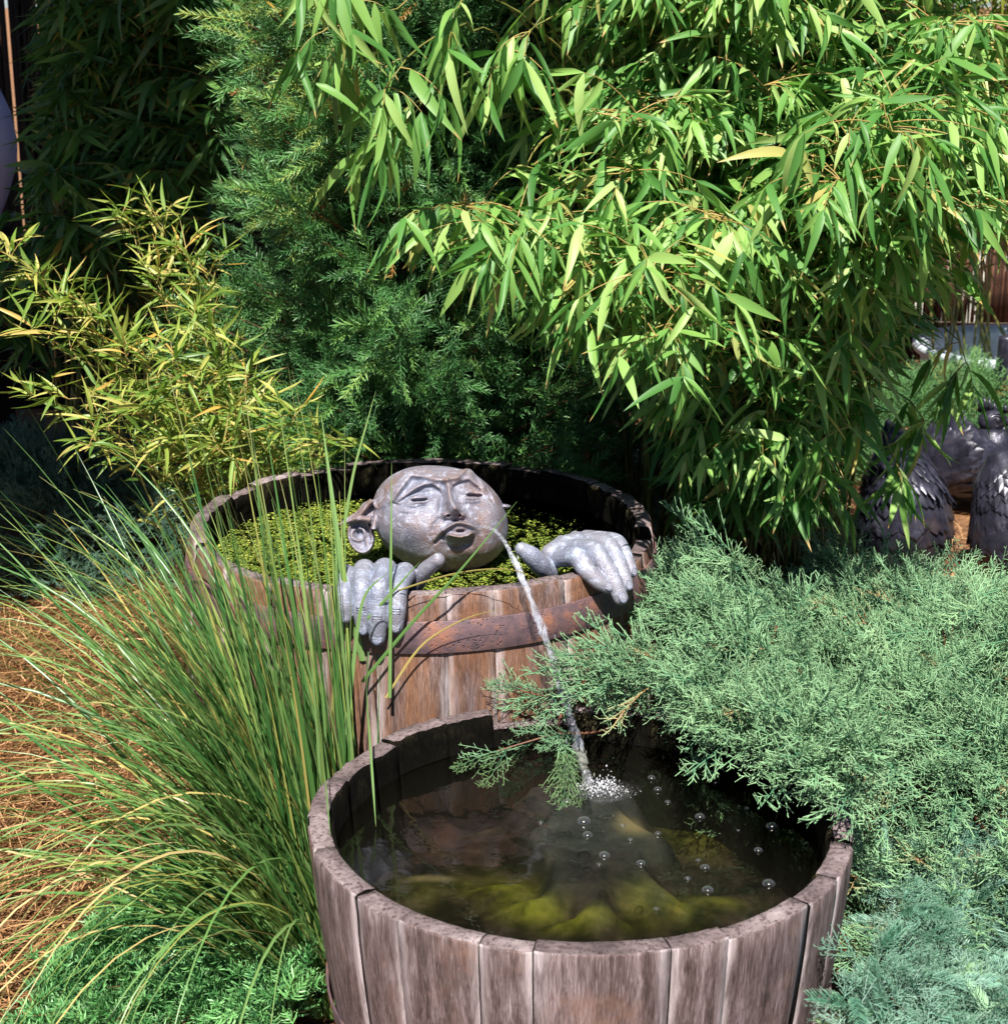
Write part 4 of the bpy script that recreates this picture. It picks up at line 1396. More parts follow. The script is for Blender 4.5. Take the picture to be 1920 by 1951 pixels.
def bamboo(root, base, rad, tips, rng, M_leaf, LT, leaf=(0.07, 0.12), culm_r=0.004, t0=0.3, node=0.055, bl=(0.08, 0.26), grav=0.9, per_node=2, ctrl_up=0.92,
           lpt=0.030, culm_as_parts=True, twig_r=0.0011, tint_pow=1.0, up_bias=0.0, avoid=None):
    """canes from one root mass to the given tips, side twigs at the nodes, leaves in fans along the twigs"""
    pos, ax, nr, sc = [], [], [], []
    tw, rest = MB(), MB()
    root_c = np.array(base, float)
    for ci, tip in enumerate(tips):
        tip = np.array(tip, float)
        a = rng.uniform(0, 2 * math.pi); q = rad * math.sqrt(rng.rand())
        b = root_c + np.array([q * math.cos(a), q * math.sin(a), 0.0])
        ctrl = np.array([b[0] * 0.55 + tip[0] * 0.45, b[1] * 0.55 + tip[1] * 0.45, max(tip[2], 0.25) * ctrl_up + 0.10])
        L = np.linalg.norm(tip - b) * 1.1
        n = max(10, int(L / node))
        P = bez(b, ctrl, tip, n)
        P[1:-1] += rng.normal(0, 0.004, (n - 2, 3))
        R = culm_r * np.linspace(1.0, 0.28, n) * rng.uniform(0.8, 1.2)
        kn = R.copy(); kn[::3] *= 1.22
        if abs(pix(P[n // 3])[0] - 960) < 980 and len(root.children) < 96:
            mb = MB(); mb.tube(P, kn, 7)
            mb.build("culm", M_CULM, root)
        else:
            rest.tube(P, kn, 7)
        T = norm(np.gradient(P, axis=0))
        for i in range(int(t0 * n), n):
            for _ in range(per_node if i < n - 1 else 3):
                if rng.rand() < 0.12: continue
                out = rng.normal(0, 1, 3); out[2] = abs(out[2]) * 0.3 + up_bias
                d = norm(T[i] * 0.55 + norm(out) * 0.9 + np.array([0, 0, 0.12]))
                Lb = rng.uniform(*bl) * (1.0 if i < n - 1 else 0.7)
                m = max(3, int(Lb / lpt))
                s = np.linspace(0, 1, m + 2)[:, None]
                B = P[i] + d * Lb * s + np.array([0, 0, -1]) * (grav * 0.45 * Lb) * s ** 2
                if avoid is not None and avoid(B[-1]): continue
                tw.tube(B, np.linspace(twig_r, twig_r * 0.4, m + 2), 4, cap=False)
                bt = norm(np.gradient(B, axis=0))
                side0 = norm(np.cross(bt[0], np.array([0, 0, 1.0])))
                for k in range(1, m + 2):
                    reps = 1 if k < m + 1 else 3
                    for r_ in range(reps):
                        sg = (1 if (k + r_) % 2 else -1)
                        sp = side0 * sg * rng.uniform(0.35, 0.9) if not (r_ == 0 and k == m + 1) else side0 * rng.uniform(-0.3, 0.3)
                        adir = bt[k] * 0.7 + sp + rng.normal(0, 0.30, 3) + np.array([0, 0, -grav * rng.uniform(0.35, 1.25)])
                        pos.append(B[k]); ax.append(adir)
                        nr.append(np.array([0, -0.25, 1.0]) + rng.normal(0, 0.5, 3))
                        l_ = rng.uniform(*leaf)
                        sc.append([l_ * rng.uniform(0.8, 1.15), l_, l_])
    tw.build("twigs", M_TWIG, root)
    if rest.V: tag(rest.build("culms", M_CULM, root), kind="stuff")
    n = len(pos)
    Mx = frames(np.array(pos), np.array(ax), np.array(nr), np.array(sc))
    tint = np.clip(rng.rand(n) ** tint_pow, 0, 1)
    Vs, Fs, Ts, As, off = [], [], [], [], 0
    for q, (tv, tf) in enumerate(LT):
        s_ = np.arange(q, n, len(LT))
        V, F = replicate(tv, tf, Mx[s_])
        Vs.append(V); Fs.append(F + off); off += len(V)
        Ts.append(np.repeat(tint[s_], len(tv)))
        As.append((LTA[None] * rng.uniform(0.80, 1.12, (len(s_), 1))).ravel())
    mesh_obj("foliage", np.concatenate(Vs), np.concatenate(Fs), M_leaf, root, dict(tint=np.concatenate(Ts), along=np.concatenate(As)))
    return n


NLEAF = {}


def right_limit(p):
    """where the big bamboo's skirt ends: it stops short of the birds and thins out above the tub"""
    x, y = pix(p)
    low = np.interp(x, [900, 1050, 1200, 1330, 1540, 1620, 1690, 1780, 1960], [540, 620, 740, 960, 960, 800, 680, 540, 520])
    return y > low


# the big bright bamboo on the right
rng = np.random.RandomState(11)
base = (0.47, 3.35, 0.0)
tips = []
def T_(px, py, Y): tips.append(at(px, py, Y))
for _ in range(34):      # the upright mass
    T_(rng.uniform(1160, 1890), rng.uniform(-420, 260), rng.uniform(2.75, 3.75))
for _ in range(12):
    T_(rng.uniform(1180, 1480), rng.uniform(-150, 220), rng.uniform(2.65, 2.9))
for _ in range(20):
    T_(rng.uniform(1280, 1640), rng.uniform(620, 980), rng.uniform(2.72, 3.1))
for _ in range(14):
    T_(rng.uniform(1700, 1960), rng.uniform(20, 430), rng.uniform(2.6, 2.95))
for _ in range(16):
    T_(rng.uniform(1080, 1620), rng.uniform(-900, -350), rng.uniform(2.9, 3.9))
for _ in range(5):
    T_(rng.uniform(850, 1120), rng.uniform(-1050, -560), rng.uniform(2.5, 3.1))
for _ in range(10):
    T_(rng.uniform(1100, 1320), rng.uniform(100, 620), rng.uniform(3.3, 3.9))
for _ in range(20):      # the right hand side, hanging lower
    T_(rng.uniform(1420, 1690), rng.uniform(330, 860), rng.uniform(2.75, 3.3))
for _ in range(12):      # middle
    T_(rng.uniform(1180, 1600), rng.uniform(250, 650), rng.uniform(2.7, 3.1))
for (px, py, Y) in ((830, 400, 2.55), (985, 430, 2.5), (1120, 470, 2.55), (1085, 560, 2.6), (1230, 520, 2.35), (1250, 640, 2.4), (1190, 230, 2.6), (1180, 330, 2.6), (930, 470, 2.5), (1370, 420, 2.5), (1600, 350, 2.4), (1700, 250, 2.4)):
    T_(px, py, Y)
bam = tag(empty("bamboo", base), "large bright green bamboo with long drooping leaves filling the right of the picture", "bamboo")
LT1 = LEAVES
tall = [t for t in tips]
NLEAF['right'] = bamboo(bam, base, 0.27, tall, rng, M_BAMBOO, LT1, leaf=(0.032, 0.104), culm_r=0.0038, t0=0.36, node=0.040, bl=(0.05, 0.21), grav=0.72, per_node=2, tint_pow=0.9, avoid=right_limit)

# the hanging sprays of the tall bamboo over the dark shrub
rng = np.random.RandomState(17)
tips = []
for (px, py, Y) in ((615, 60, 2.45), (650, 100, 2.5), (735, 165, 2.5), (745, 250, 2.5), (860, 60, 2.55), (940, 130, 2.6), (620, -60, 2.5), (1010, 60, 2.6), (1705, 880, 2.95), (1760, 800, 3.0), (1840, 690, 3.0), (1560, 930, 2.9), (1640, 760, 2.9)): T_(px, py, Y)
bamboo(bam, base, 0.25, tips, rng, M_BAMBOO, LT1, leaf=(0.06, 0.115), culm_r=0.0034, t0=0.93, node=0.05, bl=(0.03, 0.09), grav=1.2, per_node=1, ctrl_up=1.25)
# golden bamboo on the left
base = (-0.45, 3.04, 0.0)
tips = []
for _ in range(12): T_(rng.uniform(230, 620), rng.uniform(680, 900), rng.uniform(2.75, 3.2))
for (px, py, Y) in ((20, 490, 2.9), (80, 540, 2.95), (120, 590, 2.9), (190, 620, 2.9), (60, 640, 2.85), (225, 420, 3.05), (300, 420, 3.1), (350, 480, 3.0), (400, 520, 3.1), (300, 540, 3.0), (370, 600, 2.95), (240, 680, 2.85), (130, 760, 2.8), (70, 760, 2.8), (170, 850, 2.75), (420, 660, 2.9), (470, 740, 2.85), (560, 800, 2.8), (610, 850, 2.85), (330, 700, 2.8), (260, 790, 2.75), (330, 850, 2.75), (420, 860, 2.75)):
    T_(px, py, Y)
gold = tag(empty("bamboo", base), "low yellow green bamboo with thin sunlit leaves behind the tall grass on the left", "bamboo")
NLEAF['gold'] = bamboo(gold, base, 0.14, tips, rng, M_GOLD, THIN, leaf=(0.034, 0.080), culm_r=0.0024, t0=0.42, node=0.044, bl=(0.015, 0.075), grav=0.22, per_node=1, ctrl_up=0.75, lpt=0.017, up_bias=0.5)

# shaded bamboo, upper left
rng = np.random.RandomState(23)
base = (-0.95, 4.35, 0.0)
tips = []
for _ in range(34): T_(rng.uniform(110, 480), rng.uniform(-300, 330), rng.uniform(3.9, 4.4))
for (px, py, Y) in ((60, 200, 4.0), (90, 330, 4.0), (150, 430, 4.0), (110, 260, 4.0), (250, 430, 3.95), (330, 330, 3.95), (420, 260, 3.95), (40, 380, 4.05), (150, 120, 4.1), (230, 60, 4.1), (20, 470, 4.0), (50, 520, 4.0), (10, 560, 4.0), (90, 560, 4.0), (30, 640, 4.0)): T_(px, py, Y)
dk = tag(empty("bamboo", base), "dark green bamboo standing in deep shade at the upper left", "bamboo")
NLEAF['dark'] = bamboo(dk, base, 0.25, tips, rng, M_DARKB, LT1, leaf=(0.07, 0.125), culm_r=0.004, t0=0.42, node=0.062, bl=(0.08, 0.24), grav=0.5, per_node=2, avoid=lambda p: pix(p)[0] < 80 and pix(p)[1] < 400)

# fine olive bamboo before the fence, far right
rng = np.random.RandomState(29)
base = (1.75, 5.5, 0.0)
tips = []
for _ in range(40): T_(rng.uniform(1560, 1960), rng.uniform(-250, 470), rng.uniform(5.0, 5.8))
fb = tag(empty("bamboo", base), "thin olive bamboo farther back against the reed fence at the right edge", "bamboo")
NLEAF['faint'] = bamboo(fb, base, 0.35, tips, rng, M_FAINT, THIN, leaf=(0.07, 0.12), culm_r=0.0045, t0=0.5, node=0.08, bl=(0.08, 0.28), grav=0.6, per_node=2)
print("leaves", NLEAF)


# ------------------------------------------------------------------ the dark needled shrub behind the farther tub
def needle_spray(rng, L=0.11, n=46, nl=0.021, nw=0.0011):
    """one shoot with soft needles all round it, tip at +Y"""
    V, F, A = [], [], []
    for i in range(n):
        t = (i + 0.5) / n
        a = i * 2.4 + rng.uniform(-0.3, 0.3)
        y = t * L
        z0 = -0.10 * L * t * t
        lean = 0.35 + 0.75 * t
        d = norm(np.array([math.cos(a), lean, math.sin(a)]))
        s = norm(np.cross(d, np.array([0.3, 0.2, 1.0]) + rng.normal(0, 0.3, 3)))
        l = nl * (1.0 - 0.35 * t) * rng.uniform(0.75, 1.15)
        p = np.array([0, y, z0]); m = p + d * l * 0.55 + np.array([0, 0.08 * l, 0.04 * l]); e = p + d * l + np.array([0, 0.3 * l, 0.1 * l])
        k = len(V)
        V += [p - s * nw * 0.7, p + s * nw * 0.7, m + s * nw, m - s * nw, e + s * nw * 0.2, e - s * nw * 0.2]
        A += [0.2, 0.2, 0.6, 0.6, 1, 1]
        F += [(k, k + 1, k + 2, k + 3), (k + 3, k + 2, k + 4, k + 5)]
    k = len(V)
    tv, tf = tube([(0, 0, 0), (0, L * 0.5, -0.025 * L), (0, L, -0.10 * L)], [0.0012, 0.0009, 0.0005], 4, cap=False)
    V += list(tv); A += [0] * len(tv); F += [tuple(q + k) for q in tf]
    return np.array(V), np.array(F), np.array(A)


M_NEEDLE = leaf_mat("conifer_needle", [(0.0, (0.018, 0.072, 0.020)), (0.5, (0.055, 0.170, 0.045)), (0.90, (0.125, 0.265, 0.060)), (0.975, (0.22, 0.29, 0.06)), (0.99, (0.27, 0.25, 0.06)), (1.0, (0.30, 0.15, 0.04))],
                    (0.55, 1.0, (0.13, 0.28, 0.11)), rough=0.5, transl=0.12)
M_BARK = stem_mat("red_brown_bark", [(0.3, (0.06, 0.022, 0.012)), (0.7, (0.20, 0.075, 0.035))])
rng = np.random.RandomState(31)
shrub = tag(empty("conifer_shrub", (-0.15, 3.42, 0)), "tall dark green conifer shrub with soft feathery needles behind the farther tub", "shrub")
tr = MB()
cr = np.array([-0.15, 3.42])
prof_z = np.array([0.28, 0.45, 0.60, 0.80, 1.05, 1.30, 1.60, 1.95, 2.25])
prof_r = np.array([0.28, 0.33, 0.345, 0.340, 0.320, 0.275, 0.21, 0.13, 0.03])
spos, sax, snr, ssc = [], [], [], []
lobes = rng.normal(0, 1, (70, 2)) * [math.pi, 0.5]
def shell(a, z):
    r = np.interp(z, prof_z, prof_r)
    return r * (0.97 + 0.15 * math.sin(3 * a + 7 * z) + 0.15 * math.sin(5 * a - 13 * z + 1) + 0.14 * math.sin(8 * a + 19 * z))
for i in range(6):
    a = rng.uniform(0, 6.28); 
    tr.tube(bez(np.array([*cr, 0.0]), np.array([cr[0] + 0.03 * math.cos(a), cr[1] + 0.03 * math.sin(a), 0.9]), np.array([cr[0] + 0.07 * math.cos(a), cr[1] + 0.07 * math.sin(a), 1.75]), 12), np.linspace(0.022, 0.004, 12), 7)
nb = 0
while nb < 1200:
    z = rng.uniform(0.22, 2.15); a = rng.uniform(0, 2 * math.pi)
    if rng.rand() > shell(a, z) / 0.33 + 0.1: continue
    nb += 1
    r = shell(a, z)
    out = np.array([math.cos(a), math.sin(a), 0])
    p0 = np.array([*cr, max(0.1, z - 0.16)]) + out * 0.03
    p2 = np.array([*cr, z]) + out * r
    B = bez(p0, (p0 + p2) / 2 + np.array([0, 0, -0.02]), p2, 8)
    tr.tube(B, np.linspace(0.0035, 0.001, 8), 4, cap=False)
    for k in range(2, 8):
        for q in range(2 if k < 7 else 3):
            dd = norm(out * (0.8 if k < 7 else 1.0) + rng.normal(0, 0.55, 3) + np.array([0, 0, 0.20]))
            spos.append(B[k]); sax.append(dd); snr.append(rng.normal(0, 1, 3) + [0, 0, 1.0]); ssc.append(rng.uniform(0.65, 1.1))
tr.build("branches", M_BARK, shrub)
spos, sax, snr, ssc = map(np.array, (spos, sax, snr, ssc))
tint = rng.rand(len(spos)) ** 1.2
left_up = (spos[:, 0] < cr[0] - 0.12) & (spos[:, 2] > 0.95)
tint = np.clip(tint * 0.93 + left_up * rng.uniform(0.0, 0.5, len(tint)), 0, 0.975); tint = np.where(rng.rand(len(tint)) < 0.008, 1.0, tint)
Vs, Fs, Ts, As = [], [], [], []
off = 0
for v in range(4):
    tv, tf, ta = needle_spray(rng)
    sel = np.arange(v, len(spos), 4)
    V, F = replicate(tv, tf, frames(spos[sel], sax[sel], snr[sel], ssc[sel]))
    Vs.append(V); Fs.append(F + off); off += len(V)
    Ts.append(np.repeat(tint[sel], len(tv))); As.append(np.tile(ta, len(sel)))
mesh_obj("foliage", np.concatenate(Vs), np.concatenate(Fs), M_NEEDLE, shrub, dict(tint=np.concatenate(Ts), along=np.concatenate(As)))
print("needle sprays", len(spos))


# ------------------------------------------------------------------ junipers
def thread_spray(rng, L=0.12, nside=11, sub=5, w=0.00095, flat=0.35):
    """a juniper shoot: main thread, side threads, short scaly branchlets, tip at +Y"""
    V, F, A = [], [], []
    def seg(p, q, r0, r1, a0, a1):
        d = norm(q - p)
        s = norm(np.cross(d, np.array([0.1, 0.15, 1.0]))); n = np.cross(s, d)
        k = len(V)
        for (c_, r) in ((p, r0), (q, r1)):
            V.extend([c_ + s * r, c_ - s * r * 0.5 + n * r * 0.87, c_ - s * r * 0.5 - n * r * 0.87])
        A.extend([a0] * 3 + [a1] * 3)
        for j in range(3):
            m = (j + 1) % 3
            F.append((k + j, k + m, k + 3 + m, k + 3 + j))
    pts = [np.array([0.012 * L * math.sin(5 * t + 1), t * L, 0.06 * L * math.sin(2.5 * t) - 0.10 * L * t * t]) for t in np.linspace(0, 1, nside + 2)]
    for i in range(nside + 1): seg(pts[i], pts[i + 1], w * 1.25, w * 1.1, 0.0 + 0.6 * i / nside, 0.6 * (i + 1) / nside)
    for i in range(1, nside + 1):
        t = i / nside
        sl = L * (0.46 * (1 - t) + 0.13) * rng.uniform(0.75, 1.15)
        sg = 1 if i % 2 else -1
        d = norm(np.array([sg * rng.uniform(0.6, 0.95), 0.85, rng.normal(0.12, flat)]))
        q0 = pts[i]
        bend = np.array([0, 0.25, 0.10])
        sp = [q0 + d * sl * s + bend * sl * s * s for s in np.linspace(0, 1, 4)]
        for j in range(3): seg(sp[j], sp[j + 1], w * 1.05, w * (1.0 if j < 2 else 0.55), 0.35 + 0.2 * j, 0.55 + 0.2 * j if j < 2 else 1.0)
        for j in range(sub):
            f = (j + 0.6) / sub
            b = q0 + d * sl * f + bend * sl * f * f
            sg2 = 1 if j % 2 else -1
            d2 = norm(d * 0.8 + np.array([-sg2 * d[1], sg2 * d[0], 0]) * 0.8 + np.array([0, 0.1, rng.normal(0.12, flat)]))
            l2 = L * 0.115 * rng.uniform(0.6, 1.3) * (1.2 - 0.5 * f)
            seg(b, b + d2 * l2, w * 1.0, w * 0.5, 0.6, 1.0)
    return np.array(V), np.array(F), np.array(A)


def needle_frond(rng, L=0.15, n=46, nl=0.021, w=0.00135):
    """a flat feathery frond: dense ranks of forward-pointing needles either side of a yellowish stem"""
    V, F, A = [], [], []
    for i in range(n):
        t = (i + 0.5) / n
        for rank in range(2):
            sg = 1 if i % 2 else -1
            zz = (0.10, 0.55)[rank] * rng.uniform(0.4, 1.6)
            l = nl * (0.55 + 0.9 * math.sin(math.pi * min(1, t * 0.80 + 0.14))) * rng.uniform(0.8, 1.2)
            d = norm(np.array([sg * (1.0 - 0.28 * rank), 0.75 + 0.5 * t, zz * 0.55]))
            p = np.array([0, t * L, 0.22 * L * math.sin(1.6 * t) - 0.28 * L * t * t])
            s = norm(np.cross(d, np.array([0, 0, 1.0]) + rng.normal(0, 0.35, 3)))
            m = p + d * l * 0.55; e = p + d * l + np.array([0, 0.22 * l, 0.05 * l])
            k = len(V)
            V += [p - s * w * 0.7, p + s * w * 0.7, m + s * w, m - s * w, e + s * w * 0.3, e - s * w * 0.3]
            A += [0.1, 0.1, 0.6, 0.6, 1, 1]
            F += [(k, k + 1, k + 2, k + 3), (k + 3, k + 2, k + 4, k + 5)]
    return np.array(V), np.array(F), np.array(A)


def cover(root, name, pos, ax, nr, sc, temps, mat, rng, tint):
    Vs, Fs, Ts, As = [], [], [], []
    off = 0
    for v, (tv, tf, ta) in enumerate(temps):
        sel = np.arange(v, len(pos), len(temps))
        V, F = replicate(tv, tf, frames(pos[sel], ax[sel], nr[sel], sc[sel]))
        Vs.append(V); Fs.append(F + off); off += len(V)
        Ts.append(np.repeat(tint[sel], len(tv))); As.append(np.tile(ta, len(sel)))
    mesh_obj(name, np.concatenate(Vs), np.concatenate(Fs), mat, root, dict(tint=np.concatenate(Ts), along=np.concatenate(As)))


def clear_of_tubs(p, m=0.0, allow_over=True):
    """keep growth outside the staves; it may hang over the rims"""
    for s in (fs, bs):
        r = np.hypot(p[:, 0] - s['c'][0], p[:, 1] - s['c'][1])
        bad = (r < s['R'] + m) & (p[:, 2] < s['z'] + 0.012)
        p = p[~bad] if not hasattr(clear_of_tubs, 'mask') else p
    return p


def tub_mask(p, m=0.01, over=0.012):
    ok = np.ones(len(p), bool)
    for s in (fs, bs):
        r = np.hypot(p[:, 0] - s['c'][0], p[:, 1] - s['c'][1])
        ok &= ~((r < s['R'] + 0.02 + m) & (p[:, 2] < s['z'] + over))
    return ok


M_JUN = leaf_mat("grey_green_juniper", [(0.0, (0.018, 0.070, 0.036)), (0.45, (0.070, 0.195, 0.105)), (0.8, (0.180, 0.360, 0.180)), (0.93, (0.31, 0.47, 0.25)), (0.985, (0.34, 0.40, 0.12)), (1.0, (0.35, 0.20, 0.09))],
                 (0.45, 1.0, (0.28, 0.46, 0.24)), rough=0.5, transl=0.10)
M_BLUEJ = leaf_mat("blue_juniper", [(0.0, (0.016, 0.065, 0.036)), (0.45, (0.062, 0.170, 0.105)), (0.8, (0.135, 0.275, 0.205)), (0.93, (0.24, 0.38, 0.31)), (1.0, (0.20, 0.38, 0.12))],
                   (0.72, 1.0, (0.21, 0.35, 0.25)), rough=0.5, transl=0.08)
M_GREENJ = leaf_mat("bright_green_juniper", [(0.0, (0.030, 0.125, 0.040)), (0.5, (0.070, 0.235, 0.065)), (1.0, (0.15, 0.36, 0.11))], (0.5, 1.0, (0.22, 0.46, 0.18)), rough=0.45, transl=0.18)
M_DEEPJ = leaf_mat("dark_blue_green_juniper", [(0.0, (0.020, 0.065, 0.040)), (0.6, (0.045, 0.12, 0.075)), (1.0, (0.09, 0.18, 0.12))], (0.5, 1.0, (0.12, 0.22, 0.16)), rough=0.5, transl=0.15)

rng = np.random.RandomState(41)
TH = [thread_spray(rng, w=0.00105) for _ in range(9)]
FR = [needle_frond(rng) for _ in range(4)]
TUFT = [needle_spray(rng, L=0.030, n=20, nl=0.017, nw=0.00125) for _ in range(3)]


def stems_under(root, centre, pts, rng, n=60, r=0.0022, bow=0.05):
    mb = MB()
    for i in rng.choice(len(pts), min(n, len(pts)), replace=False):
        p = pts[i]
        c0 = np.array([centre[0], centre[1], 0.02])
        mid = (c0 + p) / 2 + np.array([rng.normal(0, 0.02), rng.normal(0, 0.02), -bow * rng.rand()])
        mb.tube(bez(c0, mid, p, 14), np.linspace(r * 1.8, r * 0.45, 14), 5, cap=False)
    mb.build("branches", M_BARK, root)


# the wide grey green juniper on the right, spilling over the nearer tub
def jun_height(x, y):
    h = 0.395 - 0.19 * np.clip((y - 2.55) / 0.70, 0, 1) ** 1.3 - 0.17 * np.clip((2.25 - y) / 0.35, 0, 1) ** 1.5
    h += 0.030 * np.sin(7 * x + 5 * y) + 0.022 * np.sin(13 * x - 9 * y + 1) + 0.015 * np.sin(23 * x + 19 * y)
    h += 0.10 * np.exp(-((x - 0.35) / 0.12) ** 2 - ((y - 2.50) / 0.22) ** 2) - 0.05 * np.clip((x - 0.6) / 0.3, 0, 1) * np.clip((y - 2.7) / 0.3, 0, 1)
    h -= 0.10 * np.clip((0.36 - x) / 0.3, 0, 1) * np.clip((y - 2.6) / 0.3, 0, 1)
    return h

NJ = 8600
x = rng.uniform(0.02, 1.28, NJ); y = rng.uniform(1.86, 3.40, NJ)
inside = (x > np.interp(y, [1.7, 1.95, 2.15, 2.25, 2.3, 2.6, 2.9, 3.1, 3.4], [0.42, 0.36, 0.22, 0.06, 0.09, 0.17, 0.25, 0.33, 0.40]))
inside &= (y < 3.28 + 0.05 * np.sin(9 * x)) & (x < 1.25)
x, y = x[inside], y[inside]
depth = rng.rand(len(x)) ** 2.2 * 0.16
z = jun_height(x, y) - depth + 0.045 * np.sin(17 * x + 3 * np.sin(8 * y)) * np.sin(15 * y - 2 * np.sin(9 * x))
over = np.hypot(x - fs['c'][0], y - fs['c'][1]) < fs['R'] + 0.04            # shoots arching over the nearer tub's rim
z = np.where(over, fs['z'] + 0.03 + rng.rand(len(z)) * 0.05, z)
pos = np.stack([x, y, z], 1)
pos = pos[tub_mask(pos, 0.015, 0.018)]
jp = np.array([pix(p_) for p_ in pos])
gaps = np.sin(13 * pos[:, 0] + 2 * np.sin(11 * pos[:, 1])) * np.sin(12 * pos[:, 1] - 2 * np.sin(10 * pos[:, 0]))
pos = pos[(jp[:, 1] > np.interp(jp[:, 0], [900, 1040, 1130, 1230, 1280, 1330], [1420, 1300, 1245, 1190, 1100, 1040])) & (gaps > -0.52)]
# outward from the crown of the plant, mostly lying flat with lifted tips
oc = pos[:, :2] - np.array([0.80, 2.75])
out = np.concatenate([oc, np.zeros((len(oc), 1))], 1)
ax = norm(out) * 0.65 + np.array([-0.22, -0.32, 0.30]) + rng.normal(0, 0.42, pos.shape)
nr = rng.normal(0, 0.42, pos.shape) + [0, -0.15, 1]
jun = tag(empty("juniper", (0.80, 2.75, 0)), "wide grey green juniper with lacy thread-like sprays spilling over the nearer tub's rim", "juniper")
bough = 0.5 + 0.5 * np.sin(9 * pos[:, 0] + 4 * np.sin(6 * pos[:, 1])) * np.sin(8 * pos[:, 1] - 3 * np.sin(5 * pos[:, 0]))
jt = np.clip(0.55 * rng.rand(len(pos)) + 0.42 * bough, 0, 0.985); jt = np.where(rng.rand(len(pos)) < 0.012, 1.0, jt)
cover(jun, "foliage", pos, ax, nr, rng.uniform(0.5, 1.0, len(pos)), TH, M_JUN, rng, jt)
print("juniper sprays", len(pos))
stems_under(jun, (0.80, 2.75), pos, rng, 110, 0.0026)
# bare reddish twigs and hanging shoots over the water
mb = MB()
hang = [([(1385, 1290), (1370, 1330), (1345, 1385), (1330, 1425), (1335, 1470), (1352, 1508)], 2.19),
        ([(1290, 1330), (1200, 1370), (1130, 1400), (1070, 1395), (1010, 1412), (945, 1432)], 2.22),
        ([(1190, 1290), (1130, 1290), (1075, 1310), (1040, 1330), (990, 1315)], 2.26),
        ([(1075, 1340), (1062, 1385), (1075, 1425), (1082, 1450)], 2.20),
        ([(1600, 1150), (1560, 1185), (1500, 1210)], 2.8), ([(1480, 1190), (1465, 1250), (1460, 1300)], 2.6), ([(1700, 1345), (1620, 1400), (1560, 1420)], 2.3)]
hp, ha, hn = [], [], []
for pts, Y in hang:
    P = np.array([at(px, py, Y - 0.012 * i) for i, (px, py) in enumerate(pts)])
    t = np.linspace(0, len(P) - 1, 26); k = np.arange(len(P))
    Q = np.stack([np.interp(t, k, P[:, i]) for i in range(3)], 1)
    for _ in range(6): Q[1:-1] = 0.25 * Q[:-2] + 0.5 * Q[1:-1] + 0.25 * Q[2:]
    mb.tube(Q, np.linspace(0.0026, 0.0010, 26), 5, cap=False)
    if Y < 2.27 and Y > 1.9:
        T = norm(np.gradient(Q, axis=0))
        for i in range(11, 26, 2):
            hp.append(Q[i]); ha.append(T[i] + rng.normal(0, 0.5, 3) * (1 if i < 24 else 0.2)); hn.append(rng.normal(0, 0.4, 3) + [0, -0.4, 1])
mb.build("branches", M_BARK, jun)
hp, ha, hn = map(np.array, (hp, ha, hn))
cover(jun, "shoots", hp, ha, hn, rng.uniform(0.35, 0.65, len(hp)), TH, M_JUN, rng, rng.rand(len(hp)) * 0.6)

# blue juniper at the lower right
NB = 7500
x = rng.uniform(0.36, 0.98, NB); y = rng.uniform(1.36, 2.10, NB)
ins = (np.hypot(x - fs['c'][0], y - fs['c'][1]) > 0.385) & (y < 2.06 + 0.04 * np.sin(8 * x))
x, y = x[ins], y[ins]
z = 0.325 - 0.14 * np.clip((1.62 - y) / 0.4, 0, 1) + 0.035 * np.sin(11 * x + 6 * y) + 0.025 * np.sin(19 * x - 14 * y) - rng.rand(len(x)) ** 1.6 * 0.16
pos = np.stack([x, y, z], 1)
pos = pos[tub_mask(pos, 0.03, 0.10)]
ax = np.array([0.25, -0.1, 0.12]) + rng.normal(0, 0.70, pos.shape) * [1, 1, 0.4]
nr = rng.normal(0, 0.40, pos.shape) + [0, -0.25, 1]
bj = tag(empty("juniper", (0.68, 1.75, 0)), "blue green juniper with thick feathery fronds beside the nearer tub at the lower right", "juniper")
cover(bj, "foliage", pos, ax, nr, rng.uniform(0.32, 0.60, len(pos)), TH[:4] + [FR[0]] + TH[4:8] + [FR[1]], M_BLUEJ, rng, rng.rand(len(pos)))
big = np.array([atz(1665, 1830, 0.24), atz(1700, 1880, 0.25), atz(1790, 1880, 0.26), atz(1690, 1740, 0.27), atz(1810, 1760, 0.27), atz(1760, 1930, 0.22)])
bax = np.array([[0.35, 0.45, 0.55], [0.9, 0.35, 0.25], [0.9, -0.25, 0.15], [0.75, 0.5, 0.3], [0.6, 0.5, 0.3], [0.3, -0.9, 0.1]])
cover(bj, "fronds", big, bax, np.tile([[0, -0.5, 1.0]], (6, 1)), np.array([0.5, 0.75, 0.6, 0.55, 0.6, 0.5]), FR, M_BLUEJ, rng, np.array([0.6, 0.75, 0.85, 0.80, 0.7, 0.7]))
stems_under(bj, (0.68, 1.75), pos, rng, 50, 0.002)

